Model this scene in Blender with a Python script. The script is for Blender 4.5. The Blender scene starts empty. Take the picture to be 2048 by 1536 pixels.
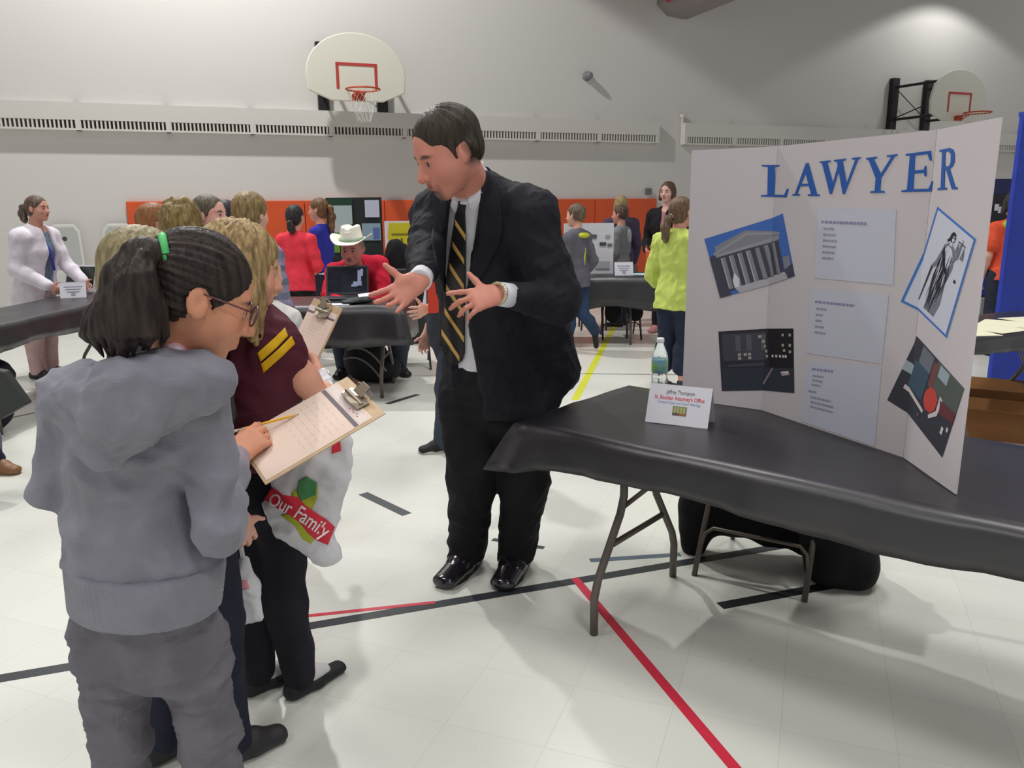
import bpy, bmesh, math, random
import numpy as np
from mathutils import Vector
PI = math.pi
rnd = random.Random(7)
sc = bpy.context.scene
COL = sc.collection
# ------------------------------------------------------------------ camera
CF, CPITCH, CROLL, CH = 1583.7, .2201, -.0088, 1.4675
_cp, _sp = math.cos(CPITCH), math.sin(CPITCH)
_f = np.array([0, _cp, -_sp]); _r0 = np.array([1., 0, 0]); _u0 = np.array([0, _sp, _cp])
_c, _s = math.cos(CROLL), math.sin(CROLL)
_r = _c*_r0 + _s*_u0; _u = -_s*_r0 + _c*_u0
CO = np.array([0, 0, CH])
def ray(x, y): return _f + _r*(x-1024)/CF + _u*(768-y)/CF
def gz(x, y, z=0.):
    d = ray(x, y); return CO + d*((z-CH)/d[2])
def at(x, y, Y):
    d = ray(x, y); return CO + d*(Y/d[1])
cd = bpy.data.cameras.new('camera'); cam = bpy.data.objects.new('camera', cd); COL.objects.link(cam)
cd.sensor_width = 36.; cd.lens = 36.*CF/2048; cd.clip_start = .05
from mathutils import Matrix
M = Matrix(((_r[0], _u[0], -_f[0], 0), (_r[1], _u[1], -_f[1], 0), (_r[2], _u[2], -_f[2], CH), (0, 0, 0, 1)))
cam.matrix_world = M
sc.camera = cam
# back wall frame: s along the wall, z up, off out from the wall into the gym
W0 = np.array([0, 13.199]); WD = np.array([math.cos(.3641), math.sin(.3641)]); WN = np.array([WD[1], -WD[0]])
def wp(s, z, off=0.): p = W0 + WD*s + WN*off; return np.array([p[0], p[1], z])
WROT = .3641
# ------------------------------------------------------------------ colour / material
def lin(c):
    return tuple((v/255./12.92 if v/255. <= .04045 else ((v/255.+.055)/1.055)**2.4) for v in c)
MATS = {}
def mat(name, rgb, rough=.6, spec=.4, metal=0., var=0., vscale=8., bump=0., bscale=60., trans=0., ior=1.45, emit=None, vcol=False, stretch=None, rgb2=None, sheen=0., alpha=None, coat=0.):
    if name in MATS: return MATS[name]
    m = bpy.data.materials.new(name); m.use_nodes = True
    nt = m.node_tree; n = nt.nodes; l = nt.links
    b = n['Principled BSDF']
    c = lin(rgb)+(1,)
    b.inputs['Base Color'].default_value = c
    b.inputs['Roughness'].default_value = rough
    b.inputs['Specular IOR Level'].default_value = spec
    b.inputs['Metallic'].default_value = metal
    if trans: b.inputs['Transmission Weight'].default_value = trans; b.inputs['IOR'].default_value = ior
    if sheen: b.inputs['Sheen Weight'].default_value = sheen; b.inputs['Sheen Roughness'].default_value = .5
    if coat: b.inputs['Coat Weight'].default_value = coat
    if alpha: b.inputs['Alpha'].default_value = alpha
    if emit: b.inputs['Emission Color'].default_value = lin(emit[0])+(1,); b.inputs['Emission Strength'].default_value = emit[1]
    tc = n.new('ShaderNodeTexCoord'); src = tc.outputs['Object']
    if stretch:
        mp = n.new('ShaderNodeMapping'); mp.inputs['Scale'].default_value = stretch; l.new(src, mp.inputs['Vector']); src = mp.outputs['Vector']
    if var or rgb2:
        nz = n.new('ShaderNodeTexNoise'); nz.inputs['Scale'].default_value = vscale; nz.inputs['Detail'].default_value = 3.
        l.new(src, nz.inputs['Vector'])
        rp = n.new('ShaderNodeValToRGB'); rp.color_ramp.elements[0].position = .35; rp.color_ramp.elements[1].position = .65
        if rgb2: a, d = c, lin(rgb2)+(1,)
        else: a = tuple(v*(1-var) for v in c[:3])+(1,); d = tuple(min(1, v*(1+var)) for v in c[:3])+(1,)
        rp.color_ramp.elements[0].color = a; rp.color_ramp.elements[1].color = d
        l.new(nz.outputs['Fac'], rp.inputs['Fac']); l.new(rp.outputs['Color'], b.inputs['Base Color'])
    if vcol:
        at_ = n.new('ShaderNodeVertexColor'); at_.layer_name = 'Col'; l.new(at_.outputs['Color'], b.inputs['Base Color'])
    if bump:
        nb = n.new('ShaderNodeTexNoise'); nb.inputs['Scale'].default_value = bscale; nb.inputs['Detail'].default_value = 4.
        l.new(src, nb.inputs['Vector'])
        bp = n.new('ShaderNodeBump'); bp.inputs['Strength'].default_value = bump; bp.inputs['Distance'].default_value = .01
        l.new(nb.outputs['Fac'], bp.inputs['Height']); l.new(bp.outputs['Normal'], b.inputs['Normal'])
    MATS[name] = m
    return m
def flat(name, rgb, rough=.8): return mat(name, rgb, rough, .25)
# ------------------------------------------------------------------ objects
def tag(o, label=None, cat=None, group=None, kind=None):
    if label: o['label'] = label
    if cat: o['category'] = cat
    if group: o['group'] = group
    if kind: o['kind'] = kind
    return o
def empty(name, loc, label=None, cat=None, group=None, rz=0.):
    o = bpy.data.objects.new(name, None); COL.objects.link(o); o.location = tuple(loc); o.rotation_euler = (0, 0, rz); o.empty_display_size = .1
    return tag(o, label, cat, group)
def link(name, me, m=None, parent=None, smooth=False):
    o = bpy.data.objects.new(name, me); COL.objects.link(o)
    if m is not None:
        for x in (m if isinstance(m, (list, tuple)) else [m]): me.materials.append(x)
    if smooth:
        me.polygons.foreach_set('use_smooth', [True]*len(me.polygons))
    if parent is not None:
        o.parent = parent
        # coordinates given in world space: undo the parent's transform
        mw = Matrix.LocRotScale(parent.location, parent.rotation_euler, parent.scale)
        pp = parent.parent
        while pp is not None:
            mw = Matrix.LocRotScale(pp.location, pp.rotation_euler, pp.scale) @ mw; pp = pp.parent
        me.transform(mw.inverted())
    return o
def mesh(name, V, Fc, m=None, parent=None, smooth=False):
    me = bpy.data.meshes.new(name); me.from_pydata([tuple(map(float, v)) for v in V], [], [list(f) for f in Fc]); me.update()
    return link(name, me, m, parent, smooth)
class MB:
    """collects simple shapes into one mesh"""
    def __init__(self): self.V = []; self.F = []; self.mi = []; self.cur = 0
    def add(self, V, Fc):
        o = len(self.V); self.V += [tuple(map(float, v)) for v in V]; self.F += [[i+o for i in f] for f in Fc]; self.mi += [self.cur]*len(Fc); return self
    def box(self, c, size, rz=0., ax=None):
        sx, sy, sz = [v/2. for v in size]
        if ax is None:
            ca, sa = math.cos(rz), math.sin(rz); X = np.array([ca, sa, 0]); Y = np.array([-sa, ca, 0]); Z = np.array([0, 0, 1.])
        else: X, Y, Z = [np.array(a, float) for a in ax]
        c = np.array(c, float)
        V = [c+X*i*sx+Y*j*sy+Z*k*sz for i in (-1, 1) for j in (-1, 1) for k in (-1, 1)]
        return self.add(V, [(0, 1, 3, 2), (4, 6, 7, 5), (0, 4, 5, 1), (2, 3, 7, 6), (0, 2, 6, 4), (1, 5, 7, 3)])
    def tube(self, pts, r, n=10, cap=True):
        pts = [np.array(p, float) for p in pts]; rs = r if isinstance(r, (list, tuple)) else [r]*len(pts)
        V = []; prev = None
        for i, p in enumerate(pts):
            t = pts[min(i+1, len(pts)-1)]-pts[max(i-1, 0)]; t = t/(np.linalg.norm(t)+1e-9)
            if prev is None:
                a = np.array([0, 0, 1.]) if abs(t[2]) < .9 else np.array([1., 0, 0]); prev = np.cross(t, a)
            x = prev-t*np.dot(prev, t); x /= np.linalg.norm(x)+1e-9; y = np.cross(t, x); prev = x
            V += [p+(x*math.cos(2*PI*k/n)+y*math.sin(2*PI*k/n))*rs[i] for k in range(n)]
        Fc = []
        for i in range(len(pts)-1):
            for k in range(n): Fc.append((i*n+k, i*n+(k+1) % n, (i+1)*n+(k+1) % n, (i+1)*n+k))
        if cap: Fc += [tuple(range(n-1, -1, -1)), tuple(range((len(pts)-1)*n, len(pts)*n))]
        return self.add(V, Fc)
    def lathe(self, c, prof, n=20, axis=None):
        c = np.array(c, float); V = []
        Z = np.array([0, 0, 1.]) if axis is None else np.array(axis, float)/np.linalg.norm(axis)
        a = np.array([1., 0, 0]) if abs(Z[0]) < .9 else np.array([0, 1., 0]); X = np.cross(Z, a); X /= np.linalg.norm(X); Y = np.cross(Z, X)
        for (r, z) in prof: V += [c+Z*z+(X*math.cos(2*PI*k/n)+Y*math.sin(2*PI*k/n))*r for k in range(n)]
        Fc = []
        for i in range(len(prof)-1):
            for k in range(n): Fc.append((i*n+k, i*n+(k+1) % n, (i+1)*n+(k+1) % n, (i+1)*n+k))
        Fc += [tuple(range(n-1, -1, -1)), tuple(range((len(prof)-1)*n, len(prof)*n))]
        return self.add(V, Fc)
    def prism(self, poly, d):
        """poly: list of 3-D points (planar), d: extrusion vector"""
        P = [np.array(p, float) for p in poly]; d = np.array(d, float); n = len(P)
        return self.add(P+[p+d for p in P], [tuple(range(n-1, -1, -1)), tuple(range(n, 2*n))]+[(i, (i+1) % n, n+(i+1) % n, n+i) for i in range(n)])
    def build(self, name, m=None, parent=None, smooth=False, bevel=0., fix=True):
        me = bpy.data.meshes.new(name); me.from_pydata(self.V, [], self.F); me.update()
        if isinstance(m, (list, tuple)): me.polygons.foreach_set('material_index', self.mi)
        if fix:
            bm = bmesh.new(); bm.from_mesh(me); bmesh.ops.recalc_face_normals(bm, faces=bm.faces); bm.to_mesh(me); bm.free()
        o = link(name, me, m, parent, smooth)
        if bevel:
            b = o.modifiers.new('bevel', 'BEVEL'); b.width = bevel; b.segments = 2; b.limit_method = 'ANGLE'
        return o
def text_mesh(s, size, X, Y, org, depth=.0008, bold=0., shear=0., width=None, align='CENTER'):
    """letters as geometry: X, Y world directions, org the anchor"""
    cu = bpy.data.curves.new('text', 'FONT'); cu.body = s; cu.size = size; cu.align_x = align; cu.align_y = 'CENTER'
    cu.offset = bold; cu.shear = shear; cu.extrude = 0.; cu.resolution_u = 3
    o = bpy.data.objects.new('text', cu); COL.objects.link(o)
    dg = bpy.context.evaluated_depsgraph_get(); dg.update()
    me = bpy.data.meshes.new_from_object(o.evaluated_get(dg))
    V = np.array([v.co[:] for v in me.vertices]); Fc = [tuple(p.vertices) for p in me.polygons]
    bpy.data.objects.remove(o); bpy.data.curves.remove(cu); bpy.data.meshes.remove(me)
    if len(V) == 0: return [], []
    if width: V[:, 0] *= width/(V[:, 0].max()-V[:, 0].min())
    return V, Fc
# ------------------------------------------------------------------ implicit bodies
def N(v): v = np.array(v, float); return v/(np.linalg.norm(v)+1e-12)
def seg(a, b, ra, rb=None, side=None, k=.02, op=1):
    rb = ra if rb is None else rb
    ra = ra if isinstance(ra, (tuple, list)) else (ra, ra); rb = rb if isinstance(rb, (tuple, list)) else (rb, rb)
    return dict(t='s', a=np.array(a, float), b=np.array(b, float), ra=ra, rb=rb, side=None if side is None else np.array(side, float), k=k, op=op)
def ell(c, r, ax=None, k=.02, op=1):
    return dict(t='e', c=np.array(c, float), r=np.array(r, float), ax=np.eye(3) if ax is None else np.array(ax, float), k=k, op=op)
def ball(c, r, k=.02, op=1): return seg(c, np.array(c, float)+np.array([0, 0, 1e-4]), r, r, None, k, op)
def plane(p, n, k=.004): return dict(t='p', p=np.array(p, float), n=N(n), k=k, op=-1)
def chain(pts, rs, side=None, k=.02, op=1):
    return [seg(pts[i], pts[i+1], rs[i], rs[i+1], side, k, op) for i in range(len(pts)-1)]
def surf(prims, h, pad=.03):
    lo = np.full(3, 1e9); hi = np.full(3, -1e9)
    for p in prims:
        if p['op'] < 0: continue
        if p['t'] == 's':
            r = max(*p['ra'], *p['rb']); l0 = np.minimum(p['a'], p['b'])-r; h0 = np.maximum(p['a'], p['b'])+r
        else:
            r = max(p['r']); l0 = p['c']-r; h0 = p['c']+r
        lo = np.minimum(lo, l0); hi = np.maximum(hi, h0)
    lo -= pad; hi += pad
    n = np.ceil((hi-lo)/h).astype(int)+1
    AX = [(lo[i]+h*np.arange(n[i])).astype(np.float32) for i in range(3)]
    D = np.full(tuple(n), 1e3, np.float32)
    for p in prims:
        k = p['k']
        if p['t'] == 'p': sl = (slice(None),)*3
        else:
            if p['t'] == 's':
                r = max(*p['ra'], *p['rb']); l0 = np.minimum(p['a'], p['b'])-r; h0 = np.maximum(p['a'], p['b'])+r
            else:
                r = max(p['r']); l0 = p['c']-r; h0 = p['c']+r
            m = 1.6*k+4*h
            i0 = np.clip(np.floor((l0-m-lo)/h).astype(int), 0, n); i1 = np.clip(np.ceil((h0+m-lo)/h).astype(int)+1, 0, n)
            if (i1 <= i0).any(): continue
            sl = tuple(slice(i0[i], i1[i]) for i in range(3))
        X = AX[0][sl[0]][:, None, None]; Y = AX[1][sl[1]][None, :, None]; Z = AX[2][sl[2]][None, None, :]
        if p['t'] == 'p':
            q = p['p']; v = p['n']; d = ((X-q[0])*v[0]+(Y-q[1])*v[1]+(Z-q[2])*v[2]).astype(np.float32)
            d = -d
        elif p['t'] == 's':
            a, b = p['a'].astype(np.float32), p['b'].astype(np.float32); ba = b-a; L2 = float(ba@ba)+1e-12
            x = X-a[0]; y = Y-a[1]; z = Z-a[2]
            t = np.clip((x*ba[0]+y*ba[1]+z*ba[2])/L2, 0, 1)
            x = x-t*ba[0]; y = y-t*ba[1]; z = z-t*ba[2]
            if p['side'] is None or (p['ra'][0] == p['ra'][1] and p['rb'][0] == p['rb'][1]):
                d = np.sqrt(x*x+y*y+z*z)-(p['ra'][0]+(p['rb'][0]-p['ra'][0])*t)
            else:
                w = N(ba); s = p['side']-w*(p['side']@w); s = N(s); f = np.cross(w, s)
                rw = p['ra'][0]+(p['rb'][0]-p['ra'][0])*t; rd = p['ra'][1]+(p['rb'][1]-p['ra'][1])*t
                mn = np.minimum(rw, rd)
                u = (x*s[0]+y*s[1]+z*s[2])/rw; v = (x*f[0]+y*f[1]+z*f[2])/rd; ww = (x*w[0]+y*w[1]+z*w[2])/mn
                q = np.sqrt(u*u+v*v+ww*ww)
                d = (q-1)*mn
                # better outside estimate
                g = np.sqrt((u/rw)**2+(v/rd)**2+(ww/mn)**2)+1e-9
                d = np.where(q > .3, q*(q-1)/g, d)
        else:
            x = X-p['c'][0]; y = Y-p['c'][1]; z = Z-p['c'][2]; A = p['ax']; R = p['r']
            e = [(x*A[i][0]+y*A[i][1]+z*A[i][2])/R[i] for i in range(3)]
            q = np.sqrt(e[0]**2+e[1]**2+e[2]**2); g = np.sqrt((e[0]/R[0])**2+(e[1]/R[1])**2+(e[2]/R[2])**2)+1e-9
            d = np.where(q > .3, q*(q-1)/g, (q-1)*min(R))
        d = d.astype(np.float32); C = D[sl]
        if p['op'] > 0:
            hh = np.clip(.5+.5*(C-d)/k, 0, 1); D[sl] = C+(d-C)*hh-k*hh*(1-hh)
        else:
            e = -d
            hh = np.clip(.5-.5*(C-e)/k, 0, 1); D[sl] = C+(e-C)*hh+k*hh*(1-hh)
    return nets(D, lo, h)
_OFF = [(0, 0, 0), (1, 0, 0), (0, 1, 0), (1, 1, 0), (0, 0, 1), (1, 0, 1), (0, 1, 1), (1, 1, 1)]
_EDG = [(0, 1), (2, 3), (4, 5), (6, 7), (0, 2), (1, 3), (4, 6), (5, 7), (0, 4), (1, 5), (2, 6), (3, 7)]
def nets(D, lo, h):
    S = D < 0; n = D.shape
    cnt = np.zeros((n[0]-1, n[1]-1, n[2]-1), np.int8)
    for o in _OFF: cnt += S[o[0]:n[0]-1+o[0], o[1]:n[1]-1+o[1], o[2]:n[2]-1+o[2]]
    act = (cnt > 0) & (cnt < 8)
    I = np.argwhere(act); vid = np.full(cnt.shape, -1, np.int32); vid[act] = np.arange(len(I))
    vals = np.stack([D[I[:, 0]+o[0], I[:, 1]+o[1], I[:, 2]+o[2]] for o in _OFF], 1)
    acc = np.zeros((len(I), 3)); c = np.zeros(len(I))
    for a, b in _EDG:
        m = (vals[:, a] < 0) != (vals[:, b] < 0); t = vals[m, a]/(vals[m, a]-vals[m, b])
        A = np.array(_OFF[a], float); B = np.array(_OFF[b], float)
        acc[m] += A+(B-A)*t[:, None]; c[m] += 1
    V = lo+h*(I+acc/c[:, None])
    Q = []
    for ax in range(3):
        b, d = (ax+1) % 3, (ax+2) % 3
        s0 = [slice(None)]*3; s1 = [slice(None)]*3; s0[ax] = slice(0, n[ax]-1); s1[ax] = slice(1, n[ax])
        A = S[tuple(s0)]; B = S[tuple(s1)]
        E = np.argwhere(A != B)
        E = E[(E[:, b] > 0) & (E[:, d] > 0) & (E[:, b] < n[b]-1) & (E[:, d] < n[d]-1)]
        flip = A[E[:, 0], E[:, 1], E[:, 2]]
        def g(db, dd):
            e = E.copy(); e[:, b] += db; e[:, d] += dd; return vid[e[:, 0], e[:, 1], e[:, 2]]
        q = np.stack([g(-1, -1), g(0, -1), g(0, 0), g(-1, 0)], 1)
        q[~flip] = q[~flip][:, ::-1]
        Q.append(q)
    return V, np.concatenate(Q)
def smooth_mesh(V, Q, it=1, f=.5):
    for _ in range(it):
        acc = np.zeros_like(V); c = np.zeros(len(V))
        for i in range(4):
            j = (i+1) % 4
            np.add.at(acc, Q[:, i], V[Q[:, j]]); np.add.at(c, Q[:, i], 1); np.add.at(acc, Q[:, j], V[Q[:, i]]); np.add.at(c, Q[:, j], 1)
        V = V*(1-f)+f*acc/np.maximum(c, 1)[:, None]
    return V
def vnorm(V, Q):
    fn = np.cross(V[Q[:, 2]]-V[Q[:, 0]], V[Q[:, 3]]-V[Q[:, 1]]); nn = np.zeros_like(V)
    for i in range(4): np.add.at(nn, Q[:, i], fn)
    return nn/(np.linalg.norm(nn, axis=1)[:, None]+1e-12)
def folds(V, amp, wl, seed=0, n=9, dirs=None):
    """cloth creases: ridged sums of waves, metres"""
    R = np.random.RandomState(seed); out = np.zeros(len(V))
    w = V.copy()
    for i in range(3):
        k = R.randn(3); k /= np.linalg.norm(k); w[:, i % 3] += .35*wl*np.sin(V@k*2*PI/(wl*2.2)+R.rand()*6)
    for i in range(n):
        k = R.randn(3) if dirs is None else np.array(dirs)+R.randn(3)*.45
        k /= np.linalg.norm(k); L = wl*(.6+R.rand()*1.2)
        out += (1-2*np.abs(np.sin(w@k*PI/L+R.rand()*6)))*(.5+R.rand())
    return amp*out/n*2
def implicit(name, prims, h, m, parent=None, disp=None, sm=1, col=None):
    V, Q = surf(prims, h)
    V = smooth_mesh(V, Q, sm, .5) if sm else V
    if disp is not None: V = V+vnorm(V, Q)*disp(V)[:, None]
    me = bpy.data.meshes.new(name)
    me.vertices.add(len(V)); me.vertices.foreach_set('co', V.astype(np.float32).ravel())
    me.loops.add(len(Q)*4); me.loops.foreach_set('vertex_index', Q.astype(np.int32).ravel())
    me.polygons.add(len(Q)); me.polygons.foreach_set('loop_start', np.arange(0, len(Q)*4, 4, dtype=np.int32))
    me.update(calc_edges=True); me.validate()
    if col is not None:
        ca = me.color_attributes.new('Col', 'FLOAT_COLOR', 'POINT'); cc = np.ones((len(V), 4), np.float32); cc[:, :3] = col(V); ca.data.foreach_set('color', cc.ravel())
    return link(name, me, m, parent, True)
# ------------------------------------------------------------------ people
def frame(F, U=(0, 0, 1)):
    F = N(F); U = np.array(U, float); U = N(U-F*(U@F)); S = np.cross(F, U)     # S = the person's right
    return S, F, U
class Head:
    def __init__(self, c, hs, F, U=(0, 0, 1)):
        self.c = np.array(c, float); self.hs = hs; self.S, self.F, self.U = frame(F, U)
    def P(self, s, f, u): return self.c+self.hs*(s*self.S+f*self.F+u*self.U)
    def loc(self, V):
        q = (V-self.c)/self.hs; return q@self.S, q@self.F, q@self.U
    def e(self, s, f, u, r, k=.05, op=1, tilt=0.):
        A = np.array([self.S, self.F, self.U])
        if tilt:
            ct, st = math.cos(tilt), math.sin(tilt); A = np.array([self.S, ct*self.F+st*self.U, -st*self.F+ct*self.U])
        return ell(self.P(s, f, u), np.array(r)*self.hs, A, k*self.hs, op)
    def g(self, a, b, ra, rb=None, k=.05, op=1, side=None):
        h = self.hs; sc_ = lambda r: None if r is None else (tuple(v*h for v in r) if isinstance(r, (tuple, list)) else r*h)
        return seg(self.P(*a), self.P(*b), sc_(ra), sc_(rb), self.S if side is None else side, k*h, op)
def head_prims(H, fat=0., fine=True):
    e, g = H.e, H.g
    L = [e(0, -.06, .13, (.325, .415, .37)), e(0, .1, -.1, (.27+fat, .27, .36), .08),
         g((0, .02, -.18), (0, .2, -.37), (.245+fat, .2), (.135+fat, .1), .09), e(0, .25, -.42, (.095+fat*.5, .07, .07), .07)]
    for s in (-1, 1): L.append(e(s*.17, .2, -.13, (.11, .1, .11), .09))
    L.append(g((-.15, .275, .075), (.15, .275, .075), .065, None, .06))
    for s in (-1, 1): L.append(e(s*.135, .375, 0., (.085, .07, .06), .05, -1))
    L += [g((0, .34, .02), (0, .425, -.14), .036, .058, .04)]
    for s in (-1, 1): L.append(e(s*.05, .37, -.155, (.042, .05, .036), .02))
    for s in (-1, 1): L.append(e(s*.135, .275, .005, (.085, .06, .058), .015))       # lids
    if fine:
        L += [g((-.075, .345, -.245), (.075, .345, -.245), .032, None, .03), g((-.065, .34, -.295), (.065, .34, -.295), .036, None, .03),
              g((-.085, .385, -.268), (.085, .385, -.268), .009, None, .012, -1)]
    for s in (-1, 1):
        L += [e(s*.345, -.065, -.03, (.034, .088, .128), .025, 1, .25), e(s*.385, -.045, .0, (.036, .055, .08), .012, -1, .25), e(s*.362, -.02, -.03, (.014, .02, .035), .008)]
    return L
def face_col(H, skin, lip=None, brow=None, beard=None, hairline=None):
    sk = np.array(lin(skin)); lp = np.array(lin(lip or (skin[0]*.86, skin[1]*.62, skin[2]*.62)))
    def f(V):
        s, ff, u = H.loc(V)
        C = np.tile(sk, (len(V), 1))
        near = (np.abs(s) < .6) & (np.abs(u) < .6)
        def mix(m, c): C[:] = C*(1-m[:, None])+np.array(c)*m[:, None]
        front = np.clip((ff-.15)*10, 0, 1)*near
        mix(np.exp(-((np.abs(s)-.2)/.09)**2-((u+.13)/.1)**2)*front*.3, sk*np.array([1.05, .72, .7]))
        mix(np.exp(-(s/.07)**2-((u+.13)/.06)**2)*front*.3, sk*np.array([1.05, .72, .7]))
        mix(np.clip(1.3-((s/.095)**2+((u+.268)/.052)**2), 0, 1)*front, lp)
        mix(np.clip(1.2-((u+.268)/.011)**2-(s/.09)**2, 0, 1)*front*.8, lp*.3)
        if brow is not None: mix(np.clip(1.4-(((np.abs(s)-.14)/.09)**2+((u-.095-.03*np.cos((np.abs(s)-.14)*12)+.03)/.026)**2), 0, 1)*front, lin(brow))
        mix(np.clip(1.25-(((np.abs(s)-.135)/.07)**2+((u-.0)/.03)**2), 0, 1)*front*.55, sk*.35)
        if beard is not None:
            m = np.clip(1.4-((s/.12)**2+((u+.4)/.1)**2), 0, 1)*(ff > .0)*near
            m = np.maximum(m, np.clip(1.2-(((np.abs(s)-.115)/.03)**2+((u+.32)/.08)**2), 0, 1)*front*.35)
            mix(np.clip(m, 0, 1)*.8, lin(beard))
            mix(np.clip((-u-.1)*5, 0, 1)*(ff > -.05)*near*.16, lin(beard))
        if hairline is not None:                                   # short cropped hair below the hair cap
            mix(np.clip((-ff-.02)*9, 0, 1)*np.clip((u+.3)*8, 0, 1)*near*.85, lin(hairline))
        return np.clip(C, 0, 1)
    return f
def hand_prims(wr, d, n, t, L=.18, curl=(.3, .35, .4, .45), spread=.16, thumb=(.5, .85, .15), k=.006, tcurl=.2, fist=0.):
    """wr wrist, d finger direction, n palm normal, t towards the thumb side"""
    d = N(d); n = N(np.array(n)-d*(np.array(n)@d)); tt = np.cross(d, n); t = tt if tt@np.array(t) > 0 else -tt
    wr = np.array(wr, float); q = L/.185; L_ = []
    pk = wr+d*.09*q
    L_.append(seg(wr-d*.02*q, wr+d*.02*q, (.026*q, .019*q), (.032*q, .017*q), t, .012*q))
    L_.append(seg(wr+d*.02*q, pk-d*.008*q, (.033*q, .0155*q), (.04*q, .012*q), t, .012*q))
    L_.append(seg(wr+d*.02*q+t*.02*q+n*.006*q, wr+d*.055*q+t*.028*q+n*.004*q, .016*q, .012*q, None, .014*q))     # thumb mount
    offs = (.03, .0105, -.0095, -.0285); lens = (.07, .078, .073, .057); rads = (.0088, .009, .0086, .0076)
    for i in range(4):
        p = wr+d*(.088-.006*abs(i-1))*q+t*offs[i]*q; a = spread*(1.2-i*.8); dd = N(d*math.cos(a)+t*math.sin(a)); ang = 0.
        ph = (.45, .31, .24)
        for j in range(3):
            ang += curl[i]*(.8, 1.15, .7)[j]
            v = dd*math.cos(ang)+n*math.sin(ang); e = p+v*lens[i]*ph[j]*q
            r0 = rads[i]*q*(1-.09*j); L_.append(seg(p, e, r0, r0*.93, None, k*(1. if j else 1.3))); p = e
    td = N(d*thumb[0]+t*thumb[1]+n*thumb[2]); p = wr+d*.042*q+t*.03*q+n*.003*q; e = p+td*.036*q
    L_.append(seg(p, e, .0125*q, .0105*q, None, .01*q)); v = N(td+tcurl*(d-.3*t)); e2 = e+v*.03*q
    L_.append(seg(e, e2, .0105*q, .0085*q, None, k))
    return L_
def stand(x, y, face, H=1.45, bulk=1., z=0., kid=True, lean=0., legs='stand', stride=0.):
    """default joints for a standing figure; face = heading in the floor plane"""
    F = N([face[0], face[1], 0]); S = np.cross(F, [0, 0, 1.]); Z = np.array([0, 0, 1.]); o = np.array([x, y, z])
    J = dict(H=H, F=F, S=S, bulk=bulk)
    hs = H/(6.5 if kid else 7.4)
    p = lambda s, f, u: o+S*s*H+F*f*H+Z*u*H
    l = lean
    J['pelvis'] = p(0, 0, .53); J['waist'] = p(0, .01+l*.25, .61); J['chest'] = p(0, .01+l*.7, .72); J['up'] = p(0, l*.9, .785); J['nb'] = p(0, -.005+l, .832)
    J['head'] = J['nb']+F*.018*H+F*l*.35*H+Z*(.5*hs+.045*H*(1-.3*kid))
    J['hs'] = hs; J['hF'] = F; J['hU'] = Z
    for s, n_ in ((1, 'R'), (-1, 'L')):
        sh = .098 if kid else .108
        J['sh'+n_] = p(s*sh*bulk**.5, -.005+l*.9, .79)
        J['el'+n_] = p(s*(sh+.03)*bulk**.5, -.02+l*.5, .625); J['wr'+n_] = p(s*(sh+.025)*bulk**.5, .035+l*.4, .485)
        J['hip'+n_] = p(s*.052, 0, .51); J['kn'+n_] = p(s*.058, .01+s*stride*.5, .275); J['an'+n_] = p(s*.06, -.015+s*stride, .047)
        J['toe'+n_] = F
        J['hand'+n_] = None
    return J
def dims(J):
    H, b = J['H'], J['bulk']; g = lambda v: v*H*b
    return dict(hip=(g(.093), g(.07)), wa=(g(.08), g(.06)), ch=(g(.092), g(.067)), up=(g(.085), g(.055)), nk=.03*H*(b**.3), sh=g(.036), ua=g(.029), el=g(.024), wr=.0165*H, th=g(.052), kn=g(.034), an=.022*H)
def torso_prims(J, i=0., k=.04, top=True, bot=True):
    D = dims(J); S = J['S']; f = lambda w: (w[0]+i, w[1]+i)
    L = [seg(J['waist'], J['chest'], f(D['wa']), f(D['ch']), S, k), seg(J['chest'], J['up'], f(D['ch']), f(D['up']), S, k)]
    if bot: L.insert(0, seg(J['pelvis'], J['waist'], f(D['hip']), f(D['wa']), S, k))
    if top:
        L.append(seg(J['up'], J['nb'], (D['up'][0]*.75+i, D['up'][1]*.9+i), (D['nk']*1.15+i*.6, D['nk']*1.15+i*.6), S, k))
        for n_ in 'RL': L.append(seg(J['up']*.55+J['nb']*.45, J['sh'+n_], D['sh']*1.0+i, D['sh']+i, None, k))
    return L
def arm_prims(J, n_, i=0., full=True, k=.02, wr_extra=0., frac=1.):
    D = dims(J)
    a, e, w = J['sh'+n_], J['el'+n_], J['wr'+n_]
    if not full:
        e2 = a+(e-a)*frac; return [seg(a, e2, D['sh']+i, D['ua']+i*1.6+wr_extra, None, k)]
    m = a*.45+e*.55
    return [seg(a, m, D['sh']+i, D['ua']+i, None, k), seg(m, e, D['ua']+i, D['el']+i, None, k), seg(e, e+(w-e)*.35, D['el']+i, D['el']*.98+i, None, k), seg(e+(w-e)*.35, e+(w-e)*frac, D['el']*.98+i, D['wr']+i+wr_extra, None, k)]
def leg_prims(J, n_, i=0., k=.025, hem=0.):
    D = dims(J); h, kn, an = J['hip'+n_], J['kn'+n_], J['an'+n_]
    c = kn*.65+an*.35-J['F']*.012*J['H']
    return [seg(h, kn, D['th']+i, D['kn']+i, None, k), seg(kn, c, D['kn']+i, D['kn']*1.04+i, None, k), seg(c, an, D['kn']*1.04+i, D['an']+i+hem, None, k)]
def default_hand(J, n_):
    d = N(J['wr'+n_]-J['el'+n_]); s = 1 if n_ == 'R' else -1
    n = -J['S']*s; t = J['F'] if abs(d@J['F']) < .8 else np.array([0, 0, 1.])
    return dict(d=d, n=n, t=t, curl=(.35, .4, .45, .5))
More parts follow.
